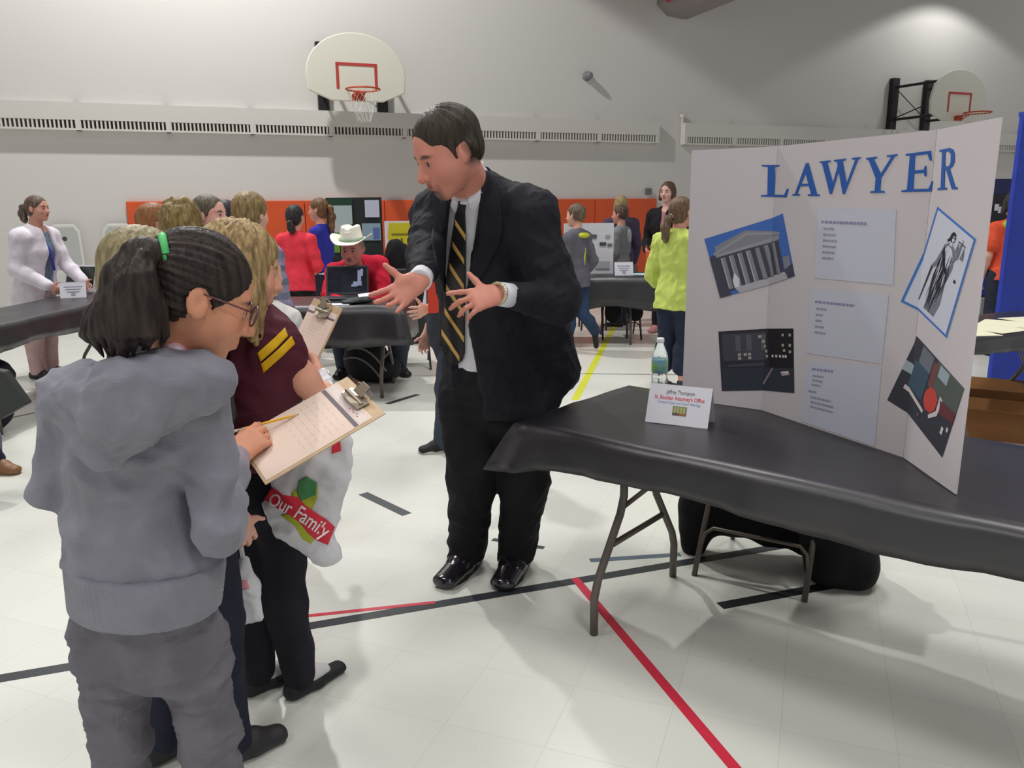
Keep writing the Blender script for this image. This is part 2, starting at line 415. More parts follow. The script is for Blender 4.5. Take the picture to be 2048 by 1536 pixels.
def body_of(J, name, label, skin, h=.009, brow=(70, 50, 40), lip=None, beard=None, hairline=None, fat=0., fine=True, group=None, skinny=-.012, arm_i=-.004, leg_i=-.01):
    Hd = Head(J['head'], J['hs'], J['hF'], J['hU']); J['Hd'] = Hd; D = dims(J)
    L = torso_prims(J, skinny)
    for n_ in 'RL':
        L += arm_prims(J, n_, arm_i); L += leg_prims(J, n_, leg_i)
        L.append(seg(J['an'+n_]-np.array([0, 0, .012*J['H']]), J['an'+n_]+N(J['toe'+n_])*.07*J['H']-np.array([0, 0, .034*J['H']]), .012*J['H'], .008*J['H'], None, .012))
        hd = J.get('hand'+n_) or default_hand(J, n_)
        if hd != 'none':
            kw = {q: v for q, v in hd.items()}; kw.setdefault('L', .108*J['H'])
            L += hand_prims(J['wr'+n_], **kw)
    L.append(seg(J['nb']-np.array([0, 0, .01]), Hd.P(0, -.1, -.2), D['nk']*1.15, D['nk']*1.02, None, .03))
    L += head_prims(Hd, fat, fine)
    m = mat('skin', (224, 172, 150), .5, .35, vcol=True, bump=.04, bscale=180)
    o = implicit(name, L, h, m, None, None, 1, face_col(Hd, skin, lip, brow, beard, hairline))
    tag(o, label, 'person', group)
    return o
def eyes(J, body, iris=(70, 50, 40)):
    Hd = J['Hd']; ms = [mat('eye_white', (225, 215, 210), .3, .5), mat('iris_%d' % iris[0], iris, .3, .5)]
    for s in (-1, 1):
        c = Hd.P(s*.135, .292, 0.); r = .052*Hd.hs
        b = MB(); n = 12; prof = []
        V = []; Fc = []; mi = []
        for i in range(9):
            a = PI*i/8
            for k in range(n): V.append(c+r*(Hd.F*math.cos(a)+math.sin(a)*(Hd.S*math.cos(2*PI*k/n)+Hd.U*math.sin(2*PI*k/n))))
        for i in range(8):
            for k in range(n): Fc.append((i*n+k, i*n+(k+1) % n, (i+1)*n+(k+1) % n, (i+1)*n+k)); mi.append(1 if i < 2 else 0)
        o = mesh('eye', V, Fc, ms, body, True); o.data.polygons.foreach_set('material_index', mi)
def hairmat(rgb, rgb2=None):
    rgb2 = rgb2 or tuple(min(255, v*1.5+12) for v in rgb)
    return mat('hair_%d_%d_%d' % rgb, rgb, .5, .25, rgb2=rgb2, vscale=1., stretch=(90, 90, 14), bump=.35, bscale=1.2)
def hair_cap(Hd, style='short', vol=0., part=False):
    e, g = Hd.e, Hd.g; v = vol
    L = [e(0, -.085, .16, (.355+v, .43+v, .375+v), .05)]
    if style == 'short':
        L += [g((-.3, -.16, -.02), (.3, -.16, -.02), .1, None, .08), e(0, -.3, -.03, (.27, .16, .24), .08)]
    else:
        L += [e(0, -.2, -.06, (.325+v, .28+v, .34), .1)]
    if style == 'short':
        L += [e(0, .42, -.12, (.34, .34, .46), .04, -1), e(0, .2, -.5, (.5, .42, .42), .05, -1)]
        for s in (-1, 1): L.append(e(s*.33, .28, -.06, (.13, .2, .28), .04, -1))
        for s in (-1, 1): L.append(e(s*.38, -.05, -.12, (.12, .13, .17), .03, -1))
        for s in (-1, 1): L.append(g((s*.33, .06, .1), (s*.325, .05, -.05), .03, .02, .03))
    else:
        L += [e(0, .46, -.2, (.31, .32, .5), .05, -1), e(0, .25, -.6, (.5, .4, .36), .05, -1)]
    return L
def hair(J, body, rgb, style='short', h=.008, vol=0., rgb2=None, seed=0, tail=None, tie=None, amp=.004):
    Hd = J['Hd']; m = hairmat(rgb, rgb2); hs = Hd.hs; e, g, P = Hd.e, Hd.g, Hd.P
    L = hair_cap(Hd, 'short' if style == 'short' else 'full', vol)
    tails = []
    if style == 'long':
        for s in (-1, 1):
            L += [g((s*.3, -.0, .1), (s*.36, .02, -.3), (.09, .16), (.12, .17), .08), g((s*.36, .02, -.3), (s*.34, .03, -.75), (.12, .17), (.07, .1), .08)]
        L += [g((0, -.3, 0), (0, -.34, -.8), (.34, .15), (.24, .1), .1)]
    elif style == 'bob':
        for s in (-1, 1): L += [g((s*.31, -.02, .1), (s*.36, .0, -.32), (.09, .16), (.1, .14), .08)]
        L += [g((0, -.3, 0), (0, -.32, -.36), (.34, .15), (.3, .12), .1)]
    elif style == 'bun':
        L += [e(0, -.52, .06, (.15, .14, .15), .04)]
    elif style == 'curly':
        R = random.Random(seed)
        for i in range(60):
            a = R.uniform(0, 2*PI); b = R.uniform(-.75, 1.4); 
            if math.sin(a) > .55 and b < .7: continue
            L.append(e(math.cos(a)*math.cos(b)*.42, -.08+math.sin(a)*math.cos(b)*.47, .12+math.sin(b)*.45, (.09, .09, .09), .03))
    disp = None
    cc = Hd.c
    def disp(V):
        s, f, u = Hd.loc(V); ang = np.arctan2(s, -f)
        return amp*np.clip(.25+(.16-f)*4, .15, 1)*(np.sin(ang*23+u*5+3*np.sin(ang*3))*.5+np.sin(ang*41+u*9)*.3+np.sin(u*17+ang*9)*.2)
    o = implicit('hair', L, h, m, body, disp, 2)
    if style == 'pony' or tail is not None:
        q = tail or [P(0, -.5, .16), P(0, -.66, .12), P(0, -.7, -.15), P(0, -.66, -.5), P(0, -.62, -.75)]
        rs = [.06*hs, .1*hs, .13*hs, .1*hs, .03*hs]
        def dt(V):
            return amp*1.2*(np.sin((V@Hd.S)*260+np.sin(V[:, 2]*18)*2)+.5*np.sin((V@Hd.F)*330+np.sin(V[:, 2]*25)))
        implicit('ponytail', chain(q, rs, None, .03), h*.8, m, o, dt, 1)
        if tie is not None:
            b = MB(); c = (q[0]+q[1])/2*.3+q[0]*.7; ax = N(q[1]-q[0]); a = N(np.cross(ax, [0.3, .2, 1])); bb = np.cross(ax, a)
            ring = [c+(a*math.cos(t*PI/8)+bb*math.sin(t*PI/8))*.075*hs for t in range(17)]
            b.tube(ring, .02*hs, 8, False).build('hair_tie', mat('hair_tie_%d' % tie[1], tie, .6), o, True)
    return o
def clothmat(name, rgb, rough=.85, var=.08, bump=.12, bscale=120, **kw):
    return mat(name, rgb, rough, .2, var=var, vscale=kw.pop('vscale', 14.), bump=bump, bscale=bscale, **kw)
def shirt(J, body, m, name='shirt', sleeve='long', hem=.47, infl=.012, h=.009, flare=.006, amp=.004, wl=.09, seed=1, extra=(), frac=.98, sfrac=.62, k=.035, hip=True):
    D = dims(J); H = J['H']; S = J['S']
    L = torso_prims(J, infl, k)
    dn = N(J['pelvis']-J['waist']); zz = (J['pelvis'][2]-hem*H)
    hc = J['pelvis']+dn*max(zz, .0)
    L.append(seg(J['pelvis'], hc+dn*.03, (D['hip'][0]+infl, D['hip'][1]+infl), (D['hip'][0]+infl+flare, D['hip'][1]+infl+flare), S, k))
    L.append(plane(hc, dn))
    for n_ in 'RL':
        if sleeve == 'long':
            L += arm_prims(J, n_, infl*.8, True, .02, .004, frac)
            w = J['wr'+n_]; e = J['el'+n_]; dd = N(w-e)
        elif sleeve == 'short':
            L += arm_prims(J, n_, infl, False, .02, .01, sfrac)
    # neck opening
    L.append(seg(J['nb']+(J['head']-J['nb'])*.06+J['F']*.02*H, J['nb']+(J['head']-J['nb'])*.5, D['nk']*1.25, D['nk']*1.5, None, .01, -1))
    L += list(extra)
    return implicit(name, L, h, m, body, (lambda V: folds(V, amp, wl, seed)) if amp else None, 1)
def trousers(J, body, m, name='trousers', infl=.012, h=.009, amp=.003, wl=.08, seed=2, hem=.012, cut=.05, k=.03, top=.2):
    D = dims(J); H = J['H']
    w = J['pelvis']+(J['waist']-J['pelvis'])*top
    L = [seg(J['pelvis']-np.array([0, 0, .03*H]), w, (D['hip'][0]+infl*.2, D['hip'][1]+infl*.2), (D['hip'][0]*.9, D['hip'][1]*.9), J['S'], k)]
    for n_ in 'RL': L += leg_prims(J, n_, infl, k*.6, hem)
    return implicit(name, L, h, m, body, (lambda V: folds(V, amp, wl, seed)) if amp else None, 1)
def shoes(J, body, m, sole=None, h=.006, name='shoe', z=0., L_=.15, w=.028):
    H = J['H']
    for n_ in 'RL':
        a = J['an'+n_]; d = N([J['toe'+n_][0], J['toe'+n_][1], 0]); s = np.cross(d, [0, 0, 1.])
        g = np.array([a[0], a[1], a[2]-.047*H+.001])
        heel = g-d*.028*H; toe = g+d*(L_-.04)*H; up = np.array([0, 0, 1.])
        L = [seg(heel+up*.022*H, g+d*.04*H+up*.024*H, (.024*H, .028*H), (w*H, .026*H), s, .02), seg(g+d*.04*H+up*.02*H, toe-d*w*H*.6+up*.014*H, (w*H, .022*H), (w*H*.9, .016*H), s, .02),
             seg(g+up*.03*H, g+up*.058*H, .028*H, .027*H, None, .02), plane(g+up*.004, [0, 0, -1.])]
        o = implicit(name, L, h, m, body, None, 1)
        if sole:
            b = MB(); n = 20
            ring = []
            for i in range(n):
                t = 2*PI*i/n; c_ = math.cos(t); s_ = math.sin(t); ln = (L_-.0)*.5*H
                ring.append(g+d*(.036*H+c_*ln*1.0)+s*(s_*w*H*(1.0-.12*(c_ < 0)))+up*.0)
            b.prism(ring, up*.011*H).build('sole', sole, o, False, .002)
def add_shoes_default(J, body, rgb=(30, 30, 32)): shoes(J, body, mat('shoe_%d_%d_%d' % rgb, rgb, .5, .4), None, .009)
# ------------------------------------------------------------------ the gym
def S_(o): o['kind'] = 'structure'; return o
def wallbox(b, s0, s1, z0, z1, o0, o1):
    c = wp((s0+s1)/2, (z0+z1)/2, (o0+o1)/2); b.box(c, (s1-s0, abs(o1-o0), z1-z0), WROT); return b
def floor_mat():
    m = mat('floor_tile', (218, 220, 212), .3, .45)
    nt = m.node_tree; n, l = nt.nodes, nt.links; b = n['Principled BSDF']
    tc = n.new('ShaderNodeTexCoord'); mp = n.new('ShaderNodeMapping'); mp.inputs['Rotation'].default_value = (0, 0, WROT); l.new(tc.outputs['Object'], mp.inputs['Vector'])
    br = n.new('ShaderNodeTexBrick'); br.offset = 0; br.inputs['Scale'].default_value = 1/.305; br.inputs['Brick Width'].default_value = 1.; br.inputs['Row Height'].default_value = 1.
    br.inputs['Mortar Size'].default_value = .004; br.inputs['Color1'].default_value = lin((221, 222, 214))+(1,); br.inputs['Color2'].default_value = lin((215, 217, 209))+(1,); br.inputs['Mortar'].default_value = lin((202, 203, 196))+(1,)
    l.new(mp.outputs['Vector'], br.inputs['Vector'])
    nz = n.new('ShaderNodeTexNoise'); nz.inputs['Scale'].default_value = 2.2; nz.inputs['Detail'].default_value = 5; l.new(tc.outputs['Object'], nz.inputs['Vector'])
    mx = n.new('ShaderNodeMix'); mx.data_type = 'RGBA'; mx.blend_type = 'MULTIPLY'; mx.inputs[0].default_value = .025
    l.new(br.outputs['Color'], mx.inputs[6]); l.new(nz.outputs['Color'], mx.inputs[7]); l.new(mx.outputs[2], b.inputs['Base Color'])
    mr = n.new('ShaderNodeMapRange'); mr.inputs['To Min'].default_value = .24; mr.inputs['To Max'].default_value = .32; l.new(nz.outputs['Fac'], mr.inputs['Value']); l.new(mr.outputs['Result'], b.inputs['Roughness'])
    return m
b = MB(); b.box((1, 7.5, -.05), (30, 30, .1)); floor = S_(b.build('floor', floor_mat()))
def wall_mat():
    m = mat('painted_block', (214, 212, 208), .7, .3)
    nt = m.node_tree; n, l = nt.nodes, nt.links; b = n['Principled BSDF']
    tc = n.new('ShaderNodeTexCoord'); mp = n.new('ShaderNodeMapping'); mp.inputs['Rotation'].default_value = (PI/2, 0, 0); l.new(tc.outputs['Object'], mp.inputs['Vector'])
    br = n.new('ShaderNodeTexBrick'); br.inputs['Scale'].default_value = 1.; br.inputs['Brick Width'].default_value = .4; br.inputs['Row Height'].default_value = .2; br.inputs['Mortar Size'].default_value = .006; br.inputs['Mortar Smooth'].default_value = .6
    l.new(mp.outputs['Vector'], br.inputs['Vector'])
    bp = n.new('ShaderNodeBump'); bp.inputs['Strength'].default_value = .12; bp.inputs['Distance'].default_value = .004; bp.invert = True
    l.new(br.outputs['Fac'], bp.inputs['Height']); l.new(bp.outputs['Normal'], b.inputs['Normal'])
    return m
# wall object with its own frame so the block courses run along it
wo = bpy.data.objects
bw = MB(); bw.box((0, .15, 4.1), (30, .3, 8.4))
me_o = bw.build('wall_back', wall_mat()); me_o.location = (W0[0], W0[1], 0); me_o.rotation_euler = (0, 0, WROT); S_(me_o)
cb = MB(); cb.box((1, 7.5, 8.35), (30, 30, .1)); S_(cb.build('ceiling', mat('ceiling_deck', (120, 114, 112), .8, .2, var=.04)))
# deep roof girders that meet the back wall
def girder(s0, s1, z0, zz, m):
    g = MB(); n3 = np.array([WN[0], WN[1], 0]); w3 = np.array([WD[0], WD[1], 0])
    poly = [wp(s0, zz), wp(s0, z0+.18), wp(s0+.2, z0+.03), wp(s0+.45, z0), wp(s1-.3, z0), wp(s1, z0+.12), wp(s1, zz)]
    g.prism(poly, n3*9.)
    return g.build('trim_1', m)
gm = mat('girder_paint', (150, 143, 142), .7, .25)
S_(girder(2.62, 3.5, 4.52, 8.3, gm))
b = MB(); wallbox(b, 2.585, 2.612, 4.66, 5.0, .35, 1.5); tag(b.build('banner', mat('banner_red', (206, 60, 84), .7), None, False, .004), 'red cloth banner hung on the side of the roof girder', 'banner')
# orange wall pads
pm = mat('pad_vinyl', (216, 88, 46), .45, .4, var=.04, vscale=3); pk = mat('pad_base', (40, 45, 44), .7)
for i in range(7):
    s0 = -5.66+i*1.195; b = MB(); wallbox(b, s0+.004, s0+1.191, .12, 1.585, .0, .06)
    o = b.build('wall_pad', pm, None, False, .012); tag(o, 'tall orange vinyl wall pad fixed in the row along the back wall', 'wall pad', 'orange wall pads')
b = MB(); wallbox(b, 11.2, 12.6, .1, 1.6, 0, .06); tag(b.build('wall_pad', mat('pad_red', (196, 70, 60), .45, .4), None, False, .012), 'dull red wall pad beyond the tall blue panel', 'wall pad')
b = MB(); wallbox(b, -16, 15, 0, .11, 0, .025); S_(b.build('baseboard_back', pk))
# long convector covers
hm = mat('heater_paint', (212, 210, 204), .5, .35); hd = mat('heater_slot', (128, 122, 100), .7)
def heater(s0, s1, z0, z1, label):
    e = empty('wall_heater', wp(s0, z0, .0), label, 'wall heater')
    b = MB(); wallbox(b, s0, s1, z0+.13, z1, 0, .13); wallbox(b, s0, s1, z0, z0+.025, 0, .13)
    for q in np.arange(s0, s1+.01, (s1-s0)/round((s1-s0)/1.05)): wallbox(b, q-.03, q+.03, z0, z1, 0, .131)
    b.build('cover', hm, e, False)
    b = MB(); wallbox(b, s0+.01, s1-.01, z0+.02, z0+.14, .0, .03); b.build('slot_back', hd, e)
    b = MB()
    for q in np.arange(s0+.05, s1, .05): wallbox(b, q, q+.022, z0+.02, z0+.135, .03, .125)
    b.build('louvre', hm, e)
heater(-9.4, 2.64, 2.5, 2.85, 'long white convector heater running along the wall below the nearer hoop')
heater(3.2, 14.3, 2.49, 2.85, 'long white convector heater running along the wall below the farther hoop')
b = MB(); b.tube([wp(3.17, 2.49, .04), wp(3.17, 2.93, .04)], .022, 8).lathe(wp(3.17, 2.93, .04), [(.03, 0), (.045, .02), (.045, .06), (.02, .07)], 10)
tag(b.build('pipe_valve', hm), 'short white pipe with valve at the left end of the farther heater', 'pipe')
# hoops
def hoop(s, off, label, supports, ps=.43):
    e = empty('basketball_hoop', wp(s, 3.05, off), label, 'basketball hoop')
    wm = mat('backboard_white', (226, 226, 212), .45, .4); bk = mat('hoop_black', (34, 32, 34), .5, .4); rd = mat('hoop_orange', (196, 78, 50), .45, .4)
    n3 = np.array([WN[0], WN[1], 0]); w3 = np.array([WD[0], WD[1], 0]); Z = np.array([0, 0, 1.])
    c = wp(s, 3.05, off)
    out = [(-.68, .02), (-.7, .24)]
    for i in range(17):
        a = PI-PI*i/16; out.append((.695*math.cos(a), .26+.54*math.sin(a)))
    out += [(.7, .24), (.68, .02), (.36, -.11), (-.36, -.11)]
    b = MB(); b.prism([c+w3*u+Z*v for u, v in out], -n3*.05); b.build('backboard', wm, e, False, .012)
    b = MB()
    for (u0, u1, v0, v1) in ((-.29, .29, .36, .4), (-.29, -.25, .05, .37), (.25, .29, .05, .37)):
        b.box(c+w3*(u0+u1)/2+Z*(v0+v1)/2+n3*.003, (u1-u0, .004, v1-v0), WROT)
    b.build('target_square', mat('target_red', (190, 70, 62), .5), e)
    rc = c+n3*.4
    b = MB(); b.tube([rc+(w3*math.cos(t*PI/16)+n3*math.sin(t*PI/16))*.2286 for t in range(33)], .012, 8, False)
    b.prism([c+w3*-.09+Z*-.02, c+w3*.09+Z*-.02, c+w3*.09-Z*.1, c+w3*-.09-Z*.1], n3*.02)
    b.prism([c+w3*-.08-Z*.015, c+w3*.08-Z*.015, c+w3*.05+n3*.2-Z*.01, c-w3*.05+n3*.2-Z*.01], -Z*.02)
    b.tube([c-Z*.09+w3*.06, rc-n3*.2+w3*.07], .01, 6).tube([c-Z*.09-w3*.06, rc-n3*.2-w3*.07], .01, 6)
    b.build('rim', rd, e, False)
    b = MB()
    for k in range(12):
        for sg in (-1, 1):
            pts = []
            for j in range(6):
                a = 2*PI*k/12+sg*j*PI/12; r = .225-.03*j+(.008 if j > 3 else 0); pts.append(rc+(w3*math.cos(a)+n3*math.sin(a))*r-Z*.085*j)
            b.tube(pts, .0022, 4, False)
    b.build('net', mat('net_white', (225, 225, 220), .8), e)
    for sgn in (-1, 1):
        b = MB(); b.box(wp(s+supports+sgn*ps, 3.31, .06), (.15, .1, .95), WROT); b.build('mounting_post', bk, e, False)
        for z in (3.62, 3.03): MB().tube([wp(s+supports+sgn*ps, z, .08), wp(s+sgn*ps*.9, z+.03, off-.05)], .025, 8).build('support_arm', bk, e)
    MB().tube([wp(s+supports-ps, 3.05, .1), wp(s+ps*.8, 3.6, off-.08)], .012, 6).build('brace', bk, e); MB().tube([wp(s+supports-ps, 3.6, .1), wp(s+supports+ps, 3.03, .1)], .008, 6).build('brace', bk, e)
hoop(-2.5, .55, 'white fan backboard with orange rim above the man in the suit', .02)
hoop(8.5, .95, 'white fan backboard on black steel arms above the tri-fold board', -.25)
# small things on the wall
c = wp(1.346, 3.53, 0); n3 = np.array([WN[0], WN[1], 0])
b = MB(); b.lathe(c, [(.075, 0), (.075, .03), (.06, .05), (.055, .13), (.03, .17)], 16, n3); b.build('wall_camera', mat('cam_grey', (120, 120, 124), .4)); 
tag(bpy.data.objects['wall_camera'], 'small round grey wall fitting high between the two hoops', 'wall fitting')
b = MB(); wallbox(b, 2.49, 2.6, 1.655, 1.76, 0, .05); o = b.build('thermostat', mat('stat_grey', (110, 112, 112), .5), None, False, .006); tag(o, 'small grey thermostat box on the wall above the orange pads', 'thermostat')
# pale grey panels leaning at the wall
gpm = mat('panel_grey', (178, 182, 178), .5, .35); gpe = mat('panel_rim', (212, 212, 206), .5)
for i, (s0, w, lab) in enumerate(((-6.62, .36, 'pale grey moulded panel with hand hole standing just right of the white lab coat'), (-5.97, .36, 'pale grey moulded panel standing at the left end of the orange pads'))):
    e = empty('moulded_panel', wp(s0, 0, .12), lab, 'panel')
    w3 = np.array([WD[0], WD[1], 0]); Z = np.array([0, 0, 1.]); tl = n3*.06
    def sh(q, z): return wp(s0+q, z, .2-.09*z)
    prof = [(0-.06, 0), (w+.06, 0), (w+.01, 1.2), (w-.06, 1.29), (.06, 1.29), (-.01, 1.2)]
    MB().prism([sh(q, z) for q, z in prof], n3*.03).build('rim_frame', gpe, e, False, .012)
    ins = [(.0, .7), (w, .7), (w-.02, 1.18), (w-.07, 1.25), (.07, 1.25), (.02, 1.18)]
    MB().prism([sh(q, z)+n3*.03 for q, z in ins], n3*.006).build('face_panel', gpm, e)
    ins = [(-.03, .1), (w+.03, .1), (w, .64), (0, .64)]
    MB().prism([sh(q, z)+n3*.03 for q, z in ins], n3*.006).build('lower_panel', mat('panel_grey2', (200, 202, 198), .5), e)
    MB().lathe(sh(w/2, 1.1)+n3*.034, [(.03, 0), (.03, .006)], 12, n3).build('hand_hole', mat('hole_dark', (70, 76, 74), .8), e)
# floor markings
def strip(name, pts, w, rgb, z=.0012):
    m = mat('paint_%d_%d_%d' % rgb, rgb, .4, .4)
    b = MB(); P = [np.array([p[0], p[1], 0]) for p in pts]
    for i in range(len(P)-1):
        d = N(P[i+1]-P[i]); s = np.cross(d, [0, 0, 1.])*w/2
        b.prism([P[i]-s, P[i+1]-s, P[i+1]+s, P[i]+s], (0, 0, z))
    return b.build(name, m, floor)
g0 = lambda x, y: gz(x, y, 0)
strip('court_line', [g0(-300, 1408), g0(1600, 1086)], .05, (52, 56, 62))
strip('court_line', [g0(1180, 1121), g0(1361, 1109)], .035, (92, 108, 122), .001)
strip('court_line', [g0(1440, 1212), g0(1720, 1160)], .05, (40, 42, 46))
strip('court_line', [g0(1150, 1157), g0(1530, 1608)], .034, (206, 48, 72), .0016)
strip('court_line', [g0(540, 1240), g0(870, 1205)], .02, (210, 60, 80), .0016)
strip('court_line', [g0(1150, 800), g0(1235, 640)], .06, (206, 210, 60))
strip('court_line', [g0(900, 745), g0(1420, 750)], .02, (96, 98, 96))
strip('court_line', [g0(600, 757), g0(900, 750)], .03, (190, 170, 172))
strip('court_line', [g0(0, 840), g0(120, 815)], .03, (120, 100, 96))
strip('floor_tape', [g0(726, 987), g0(814, 1029)], .055, (74, 80, 82))
strip('floor_tape', [g0(774, 808), g0(836, 789)], .05, (66, 68, 70))
strip('floor_tape', [g0(985, 1079), g0(1088, 1096)], .03, (66, 68, 70))
# ------------------------------------------------------------------ tables
clothm = mat('black_plastic_cloth', (36, 34, 39), .36, .75, bump=.2, bscale=7, var=.1, vscale=5)
brown = mat('leg_brown', (104, 96, 90), .4, .4, metal=.3)
def draped(name, A, e, L, Wd, label, drop=.12, z=.74, flare=None, seed=0, group=None, res=.06, rip=.008, m=None):
    """plastic sheet over a table top; A front-left corner, e along the front, n to the back"""
    R = random.Random(seed); e = np.array([e[0], e[1], 0]); n = np.array([-e[1], e[0], 0]); A = np.array([A[0], A[1], 0])
    nu, nv = int(L/res)+1, int(Wd/res)+1
    V = []; Fc = []
    for i in range(nu+1):
        for j in range(nv+1):
            u, v = L*i/nu, Wd*j/nv
            zz = z+.0015*math.sin(u*9+v*5)+.001*math.sin(v*23+u*3)+(.002 if j == nv//2 else 0)
            V.append(A+e*u+n*v+np.array([0, 0, zz]))
    idx = lambda i, j: i*(nv+1)+j
    for i in range(nu):
        for j in range(nv): Fc.append((idx(i, j), idx(i+1, j), idx(i+1, j+1), idx(i, j+1)))
    per = [(i, 0, (0, -1)) for i in range(nu)]+[(nu, j, (1, 0)) for j in range(nv)]+[(i, nv, (0, 1)) for i in range(nu, 0, -1)]+[(0, j, (-1, 0)) for j in range(nv, 0, -1)]
    rows = 4; ring = [idx(i, j) for i, j, _ in per]; prev = ring
    tot = len(per)
    for r in range(1, rows+1):
        cur = []
        for q, (i, j, o) in enumerate(per):
            ox, oy = o
            if i in (0, nu) and j in (0, nv): ox, oy = (-1 if i == 0 else 1)*.8, (-1 if j == 0 else 1)*.8
            t = r/rows; out = .006+t*(.012+rip*math.sin(q*.9+seed)+rip*.6*math.sin(q*2.3))
            dz = drop*t*(1+.08*math.sin(q*.37+seed))
            if flare:
                for (fi, fj, amt, dd) in flare:
                    ci, cj = (0 if fi == 0 else nu), (0 if fj == 0 else nv); dist = math.hypot((i-ci)*L/nu, (j-cj)*Wd/nv)
                    wgt = max(0, 1-dist/.16)**1.3; out += amt*wgt*t; dz += dd*wgt*t
            p = V[idx(i, j)]+(e*ox+n*oy)*out-np.array([0, 0, dz]); cur.append(len(V)); V.append(p)
        for q in range(tot): Fc.append((prev[q], prev[(q+1) % tot], cur[(q+1) % tot], cur[q]))
        prev = cur
    o = mesh(name, V, Fc, m or clothm, None, True)
    bm = bmesh.new(); bm.from_mesh(o.data); bmesh.ops.recalc_face_normals(bm, faces=bm.faces); bm.to_mesh(o.data); bm.free()
    sm = o.modifiers.new('thickness', 'SOLIDIFY'); sm.thickness = .0012; sm.offset = -1
    return tag(o, label, 'tablecloth', group)
def folding_table(A, e, L, Wd, label, z=.737, inset=.28, legs=(0, 1), th=.045, group=None):
    e = np.array([e[0], e[1], 0]); n = np.array([-e[1], e[0], 0]); A = np.array([A[0], A[1], 0]); Z = np.array([0, 0, 1.])
    t = empty('folding_table', A+e*L/2+n*Wd/2, label, 'table', group)
    b = MB(); b.box(A+e*L/2+n*Wd/2+Z*(z-th/2-.003), (L-.02, Wd-.02, th), ax=(e, n, Z)); b.build('tabletop', mat('table_plastic', (120, 112, 108), .6), t, False, .01)
    for k in legs:
        base = A+e*(inset if k == 0 else L-inset)
        sg = 1 if k == 0 else -1
        def q(v, h, u=0.): return base+n*v+Z*h+e*u*sg
        for v0, v1 in ((.27, .09), (Wd-.27, Wd-.09)):
            b = MB(); b.tube([q(v0, z-.05), q(v0, .46), q(v0+(v1-v0)*.12, .4), q(v0+(v1-v0)*.88, .2), q(v1, .14), q(v1, 0)], .0145, 10); b.build('leg', brown, t, True)
            b = MB(); b.tube([q(v0+(v1-v0)*.25, .36), q(Wd/2, .66, .0)], .009, 8) if False else b.tube([q(v0, .42), q(Wd/2, z-.05, .26)], .009, 8); b.build('brace', brown, t, True)
        b = MB(); b.tube([q(.2, .3), q(Wd-.2, .3)], .011, 8); b.build('cross_bar', brown, t, True)
    return t
TA, TPH = (.0065, 2.6306), -.6914
te = (math.cos(TPH), math.sin(TPH)); tn = (-te[1], te[0])
folding_table(TA, te, 2.44, .753, 'folding table under black plastic that the man in the suit leans against')
draped('tablecloth', TA, te, 2.44, .753, 'black plastic tablecloth under the tri-fold lawyer board', .125, .741, [(0, 0, .075, .03)], 1)
# ------------------------------------------------------------------ the tri-fold board
BX, BY, aL, aC, aR = .8993, 2.7668, 2.5296, -1.1661, -1.6184; BZ, BH = .7445, .914
bk_ = np.array([BX, BY]); dL = np.array([math.cos(aL), math.sin(aL)]); dC = np.array([math.cos(aC), math.sin(aC)]); dR = np.array([math.cos(aR), math.sin(aR)])
bL = bk_+dL*.305; bR = bk_+dC*.61; bE = bR+dR*.305
PAN = [(bL, -dL, 0., .305), (bk_, dC, .305, .61), (bR, dR, .915, .305)]
def b3(u, v, off=0.):
    k = 0 if u < .305 else (1 if u < .915 else 2)
    p, d, u0, w = PAN[k]; q = p+d*(u-u0); nn = np.array([d[1], -d[0]])     # towards the camera
    q = q+nn*off; return np.array([q[0], q[1], BZ+v])
def buv(x, y):
    d = ray(x, y)
    for k, (p, dd, u0, w) in enumerate(PAN):
        nn = np.array([dd[1], -dd[0]]); t = ((p-CO[:2])@nn)/(d[:2]@nn); P = CO+d*t; u = (P[:2]-p)@dd
        if (k == 0 or u >= -1e-6) and (k == 2 or u <= w): return u0+u, P[2]-BZ
    return 1.2, .5
def clip(poly, u, keep):
    out = []
    for i in range(len(poly)):
        a, b = poly[i], poly[(i+1) % len(poly)]; ia = (a[0]-u)*keep >= 0; ib = (b[0]-u)*keep >= 0
        if ia: out.append(a)
        if ia != ib: t = (u-a[0])/(b[0]-a[0]); out.append((u, a[1]+(b[1]-a[1])*t))
    return out
def onboard(mb, poly, z0=.0, th=.0008):
    """lay a flat paper shape on the board surface, bending it at the folds"""
    for lo, hi in ((-1, .305), (.305, .915), (.915, 3)):
        q = clip(clip(poly, lo, 1), hi, -1) if True else poly
        if len(q) < 3: continue
        m = (max(lo, 0)+min(hi, 1.22))/2
        k = 0 if hi <= .31 else (1 if hi <= .92 else 2); p, d, u0, w = PAN[k]; nn = np.array([d[1], -d[0]])
        P = [np.array([*(p+d*(u-u0)+nn*z0), BZ+v]) for u, v in q]
        mb.prism(P, np.array([nn[0], nn[1], 0])*th)
    return mb
board = empty('display_board', (BX, BY, BZ), 'tall white tri-fold board headed LAWYER on the black table', 'display board')
whitep = mat('foam_board', (204, 197, 200), .75, .25)
for k in range(3):
    p, d, u0, w = PAN[k]; nn = np.array([d[1], -d[0]])
    if k == 0:   # real left panel has a slightly lower dog-eared outer corner
        P = [(0, 0), (w-.001, 0), (w-.001, BH), (0, BH)]
    else: P = [(.001, 0), (w-.001, 0), (w-.001, BH), (.001, BH)]
    MB().prism([np.array([*(p+d*u), BZ+v]) for u, v in P], np.array([-nn[0], -nn[1], 0])*.005).build('panel', whitep, board, False)
ink = lambda n, c, r=.6: mat('ink_'+n, c, r, .25)
